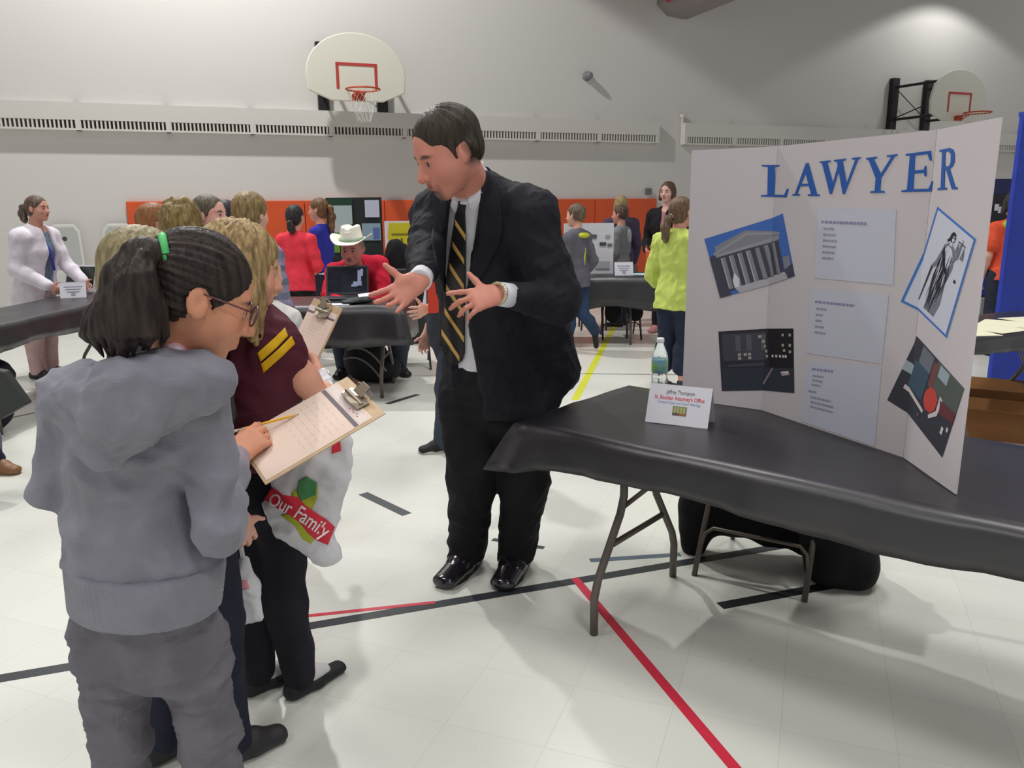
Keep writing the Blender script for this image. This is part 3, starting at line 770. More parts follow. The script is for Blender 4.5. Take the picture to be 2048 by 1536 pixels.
# headline: cut-out roman capitals
LET = {
 'L': [[(0, 0), (.62, 0), (.68, .27), (.63, .27), (.55, .07), (.28, .07), (.28, .94), (.4, .96), (.4, 1), (.0, 1), (.0, .96), (.13, .94), (.13, .06), (0, .04)]],
 'A': [[(0, 0), (.24, 0), (.24, .04), (.16, .06), (.42, .8), (.4, 1), (.36, 1), (.08, .06), (0, .04)], [(.36, 1), (.46, 1), (.76, .06), (.84, .04), (.84, 0), (.48, 0), (.48, .04), (.58, .06), (.34, .78)], [(.2, .3), (.58, .3), (.56, .37), (.22, .37)]],
 'W': [[(0, 1), (.28, 1), (.28, .96), (.2, .94), (.38, .28), (.34, 0), (.29, 0), (.06, .94), (0, .96)], [(.29, 0), (.35, 0), (.56, .94), (.5, .96), (.46, .8)], [(.36, 1), (.66, 1), (.66, .96), (.58, .94), (.74, .28), (.7, 0), (.65, 0), (.44, .94), (.36, .96)], [(.65, 0), (.71, 0), (.95, .94), (1., .96), (1., 1), (.8, 1), (.8, .96), (.88, .94)]],
 'Y': [[(0, 1), (.3, 1), (.3, .96), (.22, .94), (.45, .5), (.45, .4), (.31, .4), (.07, .94), (0, .96)], [(.56, 1), (.84, 1), (.84, .96), (.77, .94), (.47, .42), (.4, .46), (.68, .94), (.56, .96)], [(.31, .46), (.46, .46), (.46, .06), (.58, .04), (.58, 0), (.19, 0), (.19, .04), (.31, .06)]],
 'E': [[(0, 0), (.26, 0), (.26, 1), (0, 1), (0, .96), (.12, .94), (.12, .06), (0, .04)], [(.2, 0), (.66, 0), (.7, .26), (.65, .26), (.58, .07), (.2, .07)], [(.2, .47), (.48, .47), (.5, .38), (.54, .38), (.54, .64), (.5, .64), (.48, .55), (.2, .55)], [(.2, .93), (.57, .93), (.62, .76), (.67, .76), (.66, 1), (.2, 1)]],
 'R': [[(0, 0), (.36, 0), (.36, .04), (.26, .06), (.26, .94), (.26, 1), (0, 1), (0, .96), (.12, .94), (.12, .06), (0, .04)], [(.2, 1), (.44, 1), (.58, .95), (.64, .85), (.64, .66), (.58, .56), (.44, .49), (.2, .49), (.2, .56), (.42, .57), (.49, .65), (.49, .84), (.42, .92), (.2, .93)], [(.3, .5), (.44, .52), (.66, .06), (.74, .04), (.74, 0), (.54, 0)]],
}
QL = {'L': ((1524, 330), (1578, 330), (1578, 395), (1522, 393)), 'A': ((1592, 330), (1640, 322), (1640, 392), (1585, 391)), 'W': ((1640, 323), (1722, 314), (1712, 388), (1640, 388)), 'Y': ((1733, 316), (1796, 308), (1790, 385), (1727, 386)), 'E': ((1812, 308), (1866, 301), (1866, 383), (1803, 384)), 'R': ((1880, 300), (1915, 293), (1916, 378), (1876, 380))}
mb = MB()
for ch, q in QL.items():
    uv = [buv(x, y) for x, y in q]     # TL TR BR BL
    wmax = max(p[0] for pl in LET[ch] for p in pl)
    for i, pl in enumerate(LET[ch]):
        P = []
        for x, y in pl:
            a = x/wmax; tp = np.array(uv[0])*(1-a)+np.array(uv[1])*a; bt = np.array(uv[3])*(1-a)+np.array(uv[2])*a; P.append(tuple(bt+(tp-bt)*y))
        onboard(mb, P, .001+.00003*i)
mb.build('lettering', ink('blue', (44, 92, 170)), board)
board.children[-1]['label'] = 'blue roman capitals reading LAWYER'
def quad_fn(q):
    uv = [np.array(buv(x, y)) for x, y in q]      # TL TR BR BL
    def f(a, v): tp = uv[0]*(1-a)+uv[1]*a; bt = uv[3]*(1-a)+uv[2]*a; return tuple(tp*(1-v)+bt*v)
    return f
def sheet(name, q, base, items, label, parent=board):
    """a glued print: base paper plus printed shapes (polygons in 0..1 sheet coordinates, y down)"""
    f = quad_fn(q); mats_ = [base]; b = MB(); b.cur = 0
    onboard(b, [f(0, 0), f(1, 0), f(1, 1), f(0, 1)], .0008, .0006)
    for lay, (m, pl) in enumerate(items):
        if m not in mats_: mats_.append(m)
        b.cur = mats_.index(m); onboard(b, [f(*p) for p in pl], .0015+.00012*min(lay, 12), .0001)
    o = b.build(name, mats_, parent); o['label'] = label; return o
R4 = lambda x0, y0, x1, y1: [(x0, y0), (x1, y0), (x1, y1), (x0, y1)]
# 1 courthouse with columns
cs, cg, cd_, cl, cw = ink('sky', (70, 110, 186)), ink('stone', (132, 134, 144)), ink('dark', (74, 72, 86)), ink('pale', (176, 174, 182)), ink('stone2', (150, 152, 158))
it = [(cd_, R4(.02, .3, .86, .94)), (cg, [(.08, .33), (.1, .17), (.5, .06), (.88, .24), (.86, .37)]), (cw, [(.06, .27), (.5, .1), (.9, .26), (.9, .29), (.5, .14), (.06, .31)]), (cw, R4(.08, .3, .88, .35))]
for k in range(7):
    x = .13+k*.103; it += [(cg, R4(x, .38, x+.055, .9)), (cl, R4(x, .38, x+.014, .9))]
it += [(cl, [(.2, .9), (.86, .88), (.95, 1), (.24, 1)]), (cd_, [(0, .32), (.1, .4), (.14, 1), (0, 1)]), (cg, R4(.88, .66, .98, .86)), (cd_, [(.86, .86), (1, .8), (1, 1), (.9, 1)]), (ink('white', (214, 214, 222)), [(.2, .78), (.24, .66), (.28, .78), (.26, .9), (.2, .9)])]
sheet('photo_print', ((1409, 478), (1566, 427), (1590, 552), (1441, 596)), cs, it, 'tilted print of a courthouse with columns under blue sky')
# 2 dark courtroom
dk, d2, lt, ww = ink('night', (52, 50, 58)), ink('night2', (70, 70, 82)), ink('glow', (168, 164, 150)), ink('white2', (210, 204, 204))
it = [(ink('black', (36, 33, 38)), R4(.6, 0, 1, .62)), (d2, R4(.04, .05, .56, .5)), (ink('slate', (52, 58, 68)), R4(.02, .62, 1, 1))]
for x in (.2, .33, .5): it += [(ink('night3', (92, 92, 100)), R4(x, .08, x+.06, .34))]
for x, y in ((.24, .4), (.31, .4), (.36, .4), (.24, .46), (.36, .46), (.49, .12), (.53, .2), (.55, .28), (.57, .36), (.58, .44), (.84, .1), (.95, .1), (.84, .26), (.95, .26), (.86, .34), (.95, .36)): it += [(lt, R4(x-.018, y-.022, x+.018, y+.022))]
for x in (.67, .73, .79, .84, .88): it += [(ww, R4(x-.012, .415, x+.018, .455))]
it += [(ww, [(.8, .68), (.92, .66), (.93, .72), (.82, .74)]), (ink('redline', (150, 74, 76)), R4(.78, .7, .95, .72)), (ink('mauve', (140, 124, 134)), [(.5, .88), (.66, .62), (.68, .64), (.52, .91)]), (d2, [(.1, .56), (.55, .54), (.55, .6), (.1, .6)])]
sheet('photo_print', ((1437, 663), (1587, 657), (1589, 786), (1444, 782)), dk, it, 'dark print of a panelled courtroom with small lamps')
# 3 robed figure with a blue border
wp_ = ink('paper', (205, 208, 222)); bl = ink('border', (66, 118, 196)); k1, k2 = ink('line', (40, 42, 52)), ink('line2', (120, 124, 138))
it = [(bl, R4(0, 0, 1, .022)), (bl, R4(0, .978, 1, 1)), (bl, R4(0, 0, .035, 1)), (bl, R4(.965, 0, 1, 1))]
it += [(k2, [(.41, .25), (.5, .2), (.62, .21), (.7, .26), (.72, .4), (.66, .56), (.68, .78), (.62, .93), (.36, .93), (.38, .7), (.42, .5), (.38, .36)]), (wp_, [(.45, .28), (.5, .23), (.6, .24), (.66, .3), (.62, .42), (.5, .46)]),
       (k1, [(.49, .12), (.53, .085), (.59, .09), (.615, .125), (.6, .17), (.56, .19), (.5, .18), (.46, .21), (.44, .19), (.48, .16)]), (wp_, [(.54, .125), (.59, .115), (.6, .15), (.575, .18), (.545, .17)]), (k1, R4(.54, .13, .6, .14)), (wp_, [(.53, .185), (.58, .18), (.59, .215), (.52, .22)])]
rs = random.Random(21)
for q in range(22):
    xa, xb = .4+.013*q+rs.uniform(-.01, .01), .35+.0135*q+rs.uniform(-.012, .012); ya, yb = .26+rs.uniform(0, .22), .74+rs.uniform(0, .19); w0 = rs.uniform(.004, .014); P_ = []
    for t in range(7): tt = t/6.; P_.append((xa+(xb-xa)*tt+.018*math.sin(tt*5+q), ya+(yb-ya)*tt, w0*math.sin(PI*(.1+.85*tt))))
    it.append((wp_ if q % 4 == 1 else k1, [(x-w, y) for x, y, w in P_]+[(x+w, y) for x, y, w in P_[::-1]]))
it += [(k1, [(.42, .26), (.47, .3), (.56, .42), (.64, .46), (.63, .49), (.53, .46), (.43, .34)]), (k2, [(.4, .3), (.33, .44), (.27, .5), (.29, .53), (.37, .47), (.44, .36)]), (k1, [(.27, .5), (.3, .52), (.22, .9), (.205, .9)]), (k2, [(.66, .28), (.73, .24), (.75, .14), (.78, .14), (.77, .27), (.68, .34)]), (k1, R4(.69, .125, .86, .133)), (k1, R4(.775, .09, .785, .15)),
       (k2, [(.7, .13), (.67, .24), (.74, .24)]), (k2, [(.84, .13), (.81, .26), (.88, .26)]), (k1, R4(.82, .46, .86, .49))]
sheet('photo_print', ((1876, 413), (1953, 478), (1894, 676), (1802, 603)), wp_, it, 'tilted line drawing of a robed figure with blue tape border')
# 4 instrument still life
sl = ink('slate2', (62, 62, 72))
it = [(ink('moss', (88, 96, 92)), R4(.5, 0, 1, .45)), (ink('steel', (112, 118, 128)), R4(.18, .02, .42, .26)), (ink('rust', (120, 76, 78)), R4(.44, .05, .54, .4)), (ink('ice', (158, 172, 182)), R4(.56, .02, .74, .18)), (ink('ice', (158, 172, 182)), R4(0, .36, .12, .5)), (ink('teal', (66, 88, 106)), R4(.12, .26, .42, .66)),
      (ink('redball', (200, 76, 66)), [(.44, .5), (.5, .38), (.6, .36), (.68, .44), (.68, .58), (.62, .68), (.52, .7), (.45, .62)]), (ww, [(.1, .66), (.5, .74), (.5, .79), (.1, .72)]), (ww, [(.7, .36), (.76, .38), (.74, .62), (.62, .76), (.6, .72), (.7, .58)]), (ink('rust2', (110, 58, 62)), [(.72, .4), (1, .36), (1, .5), (.76, .56)]), (ww, R4(.86, .66, .9, .76)), (ww, R4(.94, .6, .97, .66)), (ink('grey9', (100, 100, 112)), R4(.42, .84, .46, .88))]
sheet('photo_print', ((1834, 672), (1929, 777), (1885, 915), (1775, 800)), sl, it, 'tilted dark print with a round red shape in the middle')
# three typed sheets
pap, ty, ty2 = ink('sheet', (196, 198, 212)), ink('type', (150, 150, 166)), ink('type2', (140, 136, 172))
def lines(spec):
    it = []
    for (x0, y, x1, h, m) in spec:
        x = x0; R = random.Random(int(x0*999+y*7777))
        while x < x1-.004:
            w_ = min(R.uniform(.025, .06), x1-x); it.append((m, R4(x, y-h/2, x+w_, y+h/2))); x += w_+.012
    return it
sheet('paper_sheet', ((1636, 415), (1793, 419), (1787, 570), (1629, 556)), pap, lines([(.06, .2, .66, .035, ty2)]+[(.1, .29+i*.083, e, .026, ty) for i, e in enumerate((.25, .27, .29, .28, .27, .25))]), 'typed sheet with a heading and six short lines')
sheet('paper_sheet', ((1623, 576), (1778, 590), (1764, 728), (1613, 706)), pap, lines([(.07, .2, .6, .035, ty2)]+[(.1, .3+i*.09, e, .026, ty) for i, e in enumerate((.24, .2, .2, .22, .25))]), 'typed sheet with a heading and five short lines')
sheet('paper_sheet', ((1612, 722), (1764, 734), (1750, 893), (1602, 842)), pap, lines([(.1, .12, .4, .035, ty2)]+[(.12, .22+i*.07, e, .024, ty) for i, e in enumerate((.27, .27, .24))]+[(.08, .47, .2, .026, ty)]+[(.12, .56+i*.075, e, .026, ty) for i, e in enumerate((.4, .44, .44))]), 'lowest typed sheet with two blocks of short lines')
# ------------------------------------------------------------------ tent card
cwhite = mat('card_white', (214, 214, 222), .7, .3)
p0, p1 = gz(1290, 843, .7425), gz(1415, 858, .7425); ex = N(p1-p0); wcard = np.linalg.norm(p1-p0); back = np.array([-ex[1], ex[0], 0]); Z = np.array([0, 0, 1.])
tilt = N(Z*.127+back*.05); hc = .137
card = empty('tent_card', (p0+p1)/2, 'folded white name card with black, red and blue lines on the black table', 'name card')
b = MB(); nf = N(np.cross(ex, tilt))
b.prism([p0, p1, p1+tilt*hc, p0+tilt*hc], -nf*.0006); tp = tilt*hc; b2 = back*.1
b.prism([p0+tp, p1+tp, p1+b2, p0+b2], nf*.0006); b.build('folded_card', cwhite, card)
def card_text(s, a, v, size, m, width, bold=.0):
    V, Fc = text_mesh(s, size, None, None, None, bold=bold, width=width)
    o = p0+ex*wcard*a+tilt*hc*v+nf*.0006
    return [o+ex*q[0]+tilt*q[1] for q in V], Fc
for s, a, v, sz, c_, wd_, nm in (('Jeffrey Thompson', .51, .81, .02, (70, 74, 84), .098, 'black name line'), ('St. Boulder Attorney\'s Office', .5, .66, .019, (206, 92, 106), .172, 'red office line'), ('Criminal Cases and Court Hearings', .5, .545, .014, (110, 134, 190), .148, 'blue line')):
    V, Fc = card_text(s, a, v, sz, None, wd_, .0004 if 'red' in nm else .0)
    o = mesh('printed_line', V, Fc, ink('card_%d' % c_[0], c_), card); o['label'] = nm
b = MB(); b.cur = 0; ms = [ink('pic_dark', (96, 80, 74)), ink('pic_tan', (190, 170, 120)), ink('pic_green', (130, 150, 100)), ink('pic_brown', (150, 110, 70))]
def cr(x0, y0, x1, y1, k, z): b.cur = k; o = lambda x, y: p0+ex*wcard*x+tilt*hc*y+nf*(.0007+z); b.prism([o(x0, y0), o(x1, y0), o(x1, y1), o(x0, y1)], nf*.0001)
cr(.42, .24, .64, .47, 0, 0); cr(.43, .3, .63, .47, 2, .0001); 
for x in (.44, .49, .54, .59): cr(x, .3, x+.025, .44, 1, .0002)
cr(.52, .24, .63, .3, 3, .0002); o = b.build('printed_picture', ms, card)
# ------------------------------------------------------------------ water bottle
bp = gz(1318, 775, .7425); bot = empty('water_bottle', bp, 'small clear water bottle with blue and green label behind the name card', 'bottle')
MB().lathe(bp, [(.028, 0), (.032, .006), (.032, .05), (.03, .055), (.032, .06), (.0325, .12), (.031, .135), (.02, .168), (.0125, .182), (.0125, .19)], 24).build('bottle_body', mat('pet', (235, 242, 245), .05, .5, trans=.92, ior=1.33), bot, True)
MB().lathe(bp, [(.0328, .066), (.0333, .067), (.0333, .118), (.0328, .119)], 24).build('bottle_label', mat('bottle_blue', (96, 140, 196), .45, .4, rgb2=(140, 190, 70), vscale=22), bot, True)
MB().lathe(bp, [(.0145, .186), (.015, .188), (.015, .203), (.013, .205)], 20).build('bottle_cap', mat('cap_white', (228, 230, 232), .45), bot, True)
# ------------------------------------------------------------------ metal chair behind the table, with coats
def chair(name, c, rz, label, legm, seatm=None, group=None, seat_z=.44, back=True, scale=1.):
    t = empty(name, c, label, 'chair', group); ca, sa = math.cos(rz), math.sin(rz)
    X = np.array([ca, sa, 0]); Y = np.array([-sa, ca, 0]); Z = np.array([0, 0, 1.]); c = np.array([c[0], c[1], 0.])
    q = lambda x, y, z: c+X*x*scale+Y*y*scale+Z*z*scale
    for s in (-1, 1):
        MB().tube([q(s*.215, .2, 0), q(s*.21, -.02, .42), q(s*.2, -.2, .8)], .0115, 8).build('leg', legm, t, True)      # front foot up to the back rest
        MB().tube([q(s*.19, -.24, 0), q(s*.19, .02, .42)], .0105, 8).build('leg', legm, t, True)
    MB().tube([q(-.212, .15, .1), q(-.2, .13, .16), q(-.17, .12, .185), q(.17, .12, .185), q(.2, .13, .16), q(.212, .15, .1)], .008, 8).build('stretcher', legm, t, True)
    b = MB(); b.box(q(0, .0, seat_z), (.4*scale, .4*scale, .03), ax=(X, Y, Z)); b.build('seat', seatm or legm, t, False, .012)
    if back:
        b = MB(); d = N(np.array(Y)*-.18*1.+Z*.38); b.box(q(0, -.175, .72), (.4*scale, .02, .2*scale), ax=(X, np.cross(d, X), d)); b.build('backrest', seatm or legm, t, False, .01)
    return t
chm = mat('chair_metal', (96, 88, 80), .4, .4, metal=.25)
cf = (gz(1385, 1150)+gz(1612, 1205))/2; cdx = gz(1612, 1205)-gz(1385, 1150); crz = math.atan2(cdx[1], cdx[0])
Xc = np.array([math.cos(crz), math.sin(crz), 0]); Yc = np.array([-Xc[1], Xc[0], 0])
cen = cf+Yc*.2
chair('metal_chair', cen, crz+PI, 'brown metal folding chair under the table beneath the lawyer board', chm, back=False)
blk = mat('black_coat', (22, 21, 24), .85, .25, var=.15, bump=.3, bscale=60)
def heap(name, blobs, label, cat, m=blk, h=.014, amp=.012, wl=.16, seed=3, cut=None, parent=None):
    L = [ell(c, r, None, .05) for c, r in blobs]
    if cut is not None: L.append(plane((0, 0, cut), (0, 0, -1)))
    o = implicit(name, L, h, m, parent, lambda V: folds(V, amp, wl, seed)*np.clip((V[:, 2]-.02)*20, 0, 1))
    if label: tag(o, label, cat)
    return o
cq = lambda x, y, z: cen+Xc*x+Yc*y+np.array([0, 0, z])
heap('coat', [(at(1400, 1020, 3.2), (.1, .09, .14)), (at(1388, 1075, 3.2), (.06, .06, .1)), (at(1470, 1020, 3.2), (.14, .09, .13)), (at(1550, 1035, 3.15), (.14, .1, .13)), (at(1620, 1050, 3.1), (.12, .1, .14)), (at(1520, 985, 3.2), (.3, .13, .06))], 'dark coat draped over the seat of the brown metal chair', 'coat')
bc = gz(1655, 1190); 
heap('duffel_bag', [(bc+np.array([.03, .12, .2]), (.11, .15, .22)), (bc+np.array([.1, .15, .13]), (.13, .16, .16)), (bc+np.array([.14, .1, .07]), (.09, .12, .08)), (bc+np.array([.0, .18, .34]), (.1, .1, .15))], 'black soft bag slumped on the floor right of the brown metal chair', 'bag', cut=0.002)
# ------------------------------------------------------------------ far right: blue panel, table, box
bt = gz(1972, 800, 0); bd = N(np.array([.93, .36, 0.])); bn = np.array([bd[1], -bd[0], 0])
blue = mat('blue_panel', (40, 62, 168), .6, .35, var=.05)
b = MB(); b.box(bt+bd*.6+np.array([0, 0, 1.045]), (1.2, .04, 2.05), ax=(bd, bn, Z)); 
bp_ = empty('banner_stand', bt+bd*.6, 'tall plain blue upright panel at the right edge behind the cardboard box', 'banner')
b.build('panel_board', blue, bp_, False, .008)
for q in (.08, 1.12): MB().box(bt+bd*q+np.array([0, 0, .02]), (.06, .5, .04), ax=(bd, bn, Z)).build('foot', mat('foot_grey', (90, 90, 94), .5), bp_)
MB().box(bt+bd*.6-bn*.0+np.array([0, 0, 2.075]), (1.2, .05, .03), ax=(bd, bn, Z)).build('top_rail', blue, bp_)
q0, q1 = gz(1935, 682, .74), gz(2060, 666, .74); e2 = N((q1-q0)[:2])
A2 = q0[:2]-e2*.05
folding_table(A2, e2, 1.5, .62, 'black covered table with papers in front of the tall blue panel')
draped('tablecloth', A2, e2, 1.5, .62, 'black cloth on the table in front of the tall blue panel', .09, .741, None, 4)
for i in range(4):
    o2 = np.array([*(A2+e2*(.3+.26*i)), .7445])+np.array([-e2[1], e2[0], 0])*.22
    a = .2*((i*37) % 5-2); X_ = np.array([math.cos(a)*e2[0]-math.sin(a)*e2[1], math.sin(a)*e2[0]+math.cos(a)*e2[1], 0]); Y_ = np.array([-X_[1], X_[0], 0])
    b = MB(); b.box(o2+Z*(.001*i), (.28, .36, .003), ax=(X_, Y_, Z)); tag(b.build('paper_sheet', mat('paper_cream', (226, 224, 196), .7)), 'pale paper lying on the table in front of the blue panel', 'paper', 'papers beside the blue panel')
# poster behind
pb = at(1978, 560, 8.2)
dp = empty('display_board', (pb[0]+.35, pb[1], 1.2), 'dark printed board with white lettering between the lawyer board and the blue panel', 'display board')
b = MB(); b.box((pb[0]+.35, pb[1], 1.1), (.9, .02, 1.2)); b.build('panel', mat('poster_navy', (34, 40, 82), .6), dp)
b = MB(); ms = [mat('poster_blk', (34, 36, 44), .6), mat('poster_wht', (200, 204, 214), .6), mat('poster_blue', (34, 52, 150), .6)]; rr = random.Random(5)
b.cur = 0; b.box((pb[0]+.35, pb[1]-.012, 1.25), (.86, .004, .6)); b.cur = 2; b.box((pb[0]+.35, pb[1]-.012, .72), (.86, .004, .38)); b.cur = 1
for k in range(26): b.box((pb[0]-.04+rr.random()*.75, pb[1]-.016, .85+rr.random()*.3), (rr.uniform(.03, .14), .004, rr.uniform(.015, .03)))
for k in range(7): b.box((pb[0]-.05+rr.random()*.5, pb[1]-.016, 1.1+rr.random()*.35), (rr.uniform(.04, .1), .004, rr.uniform(.03, .1)))
b.build('print', ms, dp)
MB().box((pb[0]+.35, pb[1]+.03, .28), (.95, .3, .46)).build('plinth', mat('plinth_grey', (160, 164, 172), .6), dp)
bc2 = gz(1985, 882, 0); bx = MB(); cbm = mat('cardboard', (140, 98, 62), .85, .2, var=.06); 
cbx = empty('cardboard_box', bc2, 'open brown cardboard box on the floor below the blue panel', 'box', rz=0)
X_ = N(np.array([.86, -.5, 0])); Y_ = np.array([-X_[1], X_[0], 0]); hb = .26; c0 = bc2+Y_*.16
for (ox, oy, sx, sy) in ((0, -.15, .42, .006), (0, .15, .42, .006), (-.207, 0, .006, .3), (.207, 0, .006, .3)): bx.box(c0+X_*ox+Y_*oy+Z*hb/2, (sx, sy, hb), ax=(X_, Y_, Z))
bx.box(c0+Z*.004, (.42, .3, .006), ax=(X_, Y_, Z)); bx.build('carton', cbm, cbx)
b = MB(); 
for (ox, oy, ux, tilt_) in ((0, -.15, 0, .4), (0, .15, 0, -.5)): b.box(c0+X_*ox+Y_*(oy+(-.06 if oy < 0 else .06))+Z*(hb+.03*(1 if oy > 0 else -.6)), (.41, .13, .004), ax=(X_, N(Y_+Z*(.5 if oy > 0 else .4)), N(Z-Y_*.4)))
b.build('flap', cbm, cbx)
b = MB(); b.box(c0+X_*.211+Z*.14, (.002, .2, .16), ax=(X_, Y_, Z)); b.build('printed_patch', mat('box_red', (164, 74, 50), .8), cbx)
b = MB(); b.box(c0+X_*.213+Y_*.1+Z*.12, (.002, .05, .13), ax=(X_, Y_, Z)); b.build('shipping_label', mat('box_label', (214, 200, 186), .8), cbx)
# ------------------------------------------------------------------ left table with laptop and card
A3 = np.array([-3.35, 4.85]); e3 = N(np.array([0., 1.]))
folding_table(A3, e3, 2.44, .6, 'long black covered table in front of the woman in the white lab coat', legs=(0, 1))
draped('tablecloth', A3, e3, 2.44, .6, 'black cloth on the long table in front of the white lab coat', .17, .741, None, 7)
def laptop(c, rz, label, screen, lid, w=.34, d=.23, open_=1.9, kb=None):
    t = empty('laptop', c, label, 'laptop'); ca, sa = math.cos(rz), math.sin(rz); X = np.array([ca, sa, 0]); Y = np.array([-sa, ca, 0]); c = np.array(c, float)
    MB().box(c+Z*.01, (w, d, .018), ax=(X, Y, Z)).build('keyboard_base', kb or lid, t, False, .004)
    D = N(Y*-math.cos(open_)+Z*math.sin(open_)); hb_ = c+Y*d/2+Z*.02; nn = np.cross(X, D)
    MB().box(hb_+D*d*.5, (w, d, .01), ax=(X, D, nn)).build('lid', lid, t, False, .004)
    sgn = -1 if (nn@Y) > 0 else 1
    MB().box(hb_+D*d*.52+nn*sgn*.0055, (w-.03, d-.04, .001), ax=(X, D, nn)).build('screen', screen, t)
    return t
lc = gz(150, 592, .742); laptop((lc[0]-.17, lc[1]+.22, .7435), -.3, 'laptop with pale rim and dark screen on the left table', mat('screen_dark', (26, 38, 34), .2, .5), mat('laptop_pale', (196, 194, 200), .4))
# tent card on the left table
def small_tent(c, rz, w, h, label):
    ca, sa = math.cos(rz), math.sin(rz); X = np.array([ca, sa, 0]); Y = np.array([-sa, ca, 0]); c = np.array(c, float); b = MB()
    t_ = empty('tent_card', c, label, 'name card')
    b.prism([c-X*w/2-Y*.05, c+X*w/2-Y*.05, c+X*w/2+Z*h, c-X*w/2+Z*h], Y*.002); b.prism([c-X*w/2+Y*.05, c+X*w/2+Y*.05, c+X*w/2+Z*h, c-X*w/2+Z*h], -Y*.002)
    b.build('folded_card', cwhite, t_); b = MB(); up = N(Z*h+Y*.05); f = np.cross(X, up)
    rr = random.Random(w*999)
    for k in range(3): b.box(c-Y*.05+up*h*(.75-.17*k)+f*.002, (w*(.7-.12*k), .001, h*.06), ax=(X, f, up))
    b.box(c-Y*.05+up*h*.25+f*.002, (w*.16, .001, h*.2), ax=(X, f, up)); b.build('printed_line', ink('type', (150, 150, 166)), t_)
small_tent((lc[0]+.05, lc[1]-.1, .7425), .35, .2, .13, 'white folded name card on the table with the pale rimmed laptop')
# bag under left table
heap('backpack', [((-3.55, 5.2, .22), (.17, .2, .22)), ((-3.5, 5.25, .38), (.12, .14, .12))], 'dark navy backpack under the table of the woman in the lab coat', 'backpack', mat('navy_bag', (30, 28, 42), .8, .25), .02, .01, .2, 5, .002)
# ------------------------------------------------------------------ middle table with laptop (man in the white hat)
A4 = np.array([-2.0, 6.02]); A4r = np.array([-.83, 6.0]); e4 = N(A4r-A4); L4 = np.linalg.norm(A4r-A4)
folding_table(A4, e4, L4, .72, 'black covered table where the man in the white hat sits', legs=(1,), inset=.2)
draped('tablecloth', A4, e4, L4, .72, 'black cloth hanging from the table of the man in the white hat', .3, .741, [(1, 0, .08, .0)], 9)
lp = gz(680, 602, .742)
LT = laptop((lp[0]+.02, lp[1]+.12, .7435), .06, 'dark open laptop in front of the man in the white hat', mat('screen_blue', (30, 31, 38), .6, .15, rgb2=(44, 48, 64), vscale=9), mat('laptop_dark', (54, 56, 64), .45), .35, .25)
scr = [c_ for c_ in LT.children if c_.name.startswith('screen')][0]; q_ = [v.co for v in scr.data.vertices]; ctr = sum(q_, Vector())/8
b = MB(); up_ = N(np.array([-.05*0, .32, .95]))
for (x0, z0, w_, h_) in ((.1, .02, .03, .12), (.085, -.035, .07, .035), (.12, .06, .02, .06), (.06, -.05, .05, .02)):
    b.box(np.array(ctr)+np.array([x0, 0, 0])+up_*z0-np.array([0, .0035, 0]), (w_, h_, .001), ax=([1, .06, 0], up_, N(np.cross([1, .06, 0], up_))))
pic_ = b.build('screen_picture', mat('screen_pale', (170, 180, 216), .6)); pic_.parent = LT
b = MB(); b.box((lp[0]-.02, 6.1, .745), (.3, .12, .003)); tag(b.build('paper_sheet', mat('paper_w', (214, 216, 226), .7)), 'white paper in front of the dark open laptop', 'paper')
heap('camera_bag', [((lp[0]+.2, 6.2, .765), (.09, .07, .03)), ((lp[0]+.12, 6.12, .76), (.07, .05, .025))], 'small black pouch right of the dark open laptop', 'pouch', mat('pouch_black', (40, 46, 48), .6), .012, .006, .06, 4, .744)
b = MB(); b.box((lp[0]+.24, 6.22, .8), (.13, .08, .012), ax=(N([1, .3, .1]), N([-.3, 1, .2]), N([-.1, -.2, 1]))); tag(b.build('brochure', mat('paper_w', (214, 216, 226), .7)), 'small white leaflet on the black pouch by the laptop', 'leaflet')
# striped backpack under that table
bg_c = gz(740, 768, 0)
bk = empty('backpack', bg_c, 'black backpack with two pale curved stripes under the middle table', 'backpack')
heap('pack_body', [(bg_c+np.array([-.04, .1, .2]), (.2, .16, .2)), (bg_c+np.array([.1, .1, .12]), (.16, .15, .13)), (bg_c+np.array([-.1, .12, .38]), (.15, .13, .12))], None, None, mat('pack_black', (30, 29, 33), .7, .3), .014, .008, .2, 8, .002, bk)
for k, dx in enumerate((0, .09)):
    pts = [bg_c+np.array([-.2+dx*.4+.4*t, -.075-.0*t, .33+dx*.9-.1+.05*math.sin(t*PI)-.34*t*t]) for t in np.linspace(0, .8, 9)]
    MB().tube(pts, .009, 6).build('stripe', mat('stripe_pale', (120, 120, 118), .6), bk, True)
# green-black board, papers, white poster
gb = at(706, 395, 9.6)
g_ = empty('display_board', (gb[0], 9.6, .74), 'dark green and black tri-fold board behind the man in the white hat', 'display board')
gp = mat('board_black', (36, 40, 42), .7); 
MB().box((gb[0]+.0, 9.62, gb[2]-.45), (.66, .012, .9)).build('panel', gp, g_)
MB().box((gb[0]-.16, 9.61, gb[2]-.14), (.3, .012, .26)).build('header_panel', mat('board_green', (30, 66, 46), .7), g_)
for (x, z, w, h, c) in ((-.13, -.2, .22, .22, (170, 190, 192)), (.22, -.13, .17, .2, (196, 200, 220)), (-.22, -.52, .07, .24, (104, 150, 50)), (.2, -.4, .22, .2, (140, 164, 180)), (.26, -.42, .08, .14, (90, 110, 170)), (-.17, -.36, .14, .12, (186, 186, 186))):
    MB().box((gb[0]+x, 9.595-.002*abs(x), gb[2]+z), (w, .008, h)).build('paper_sheet', mat('sheet_%d_%d' % (c[0], c[2]), c, .7), g_)
MB().box((gb[0], 9.8, .72), (1.5, .6, .04)).build('shelf_table', gp, g_)
for q in (-.6, .6): MB().box((gb[0]+q, 9.8, .35), (.06, .5, .7)).build('shelf_leg', gp, g_)
yb = at(800, 442, 8.6)
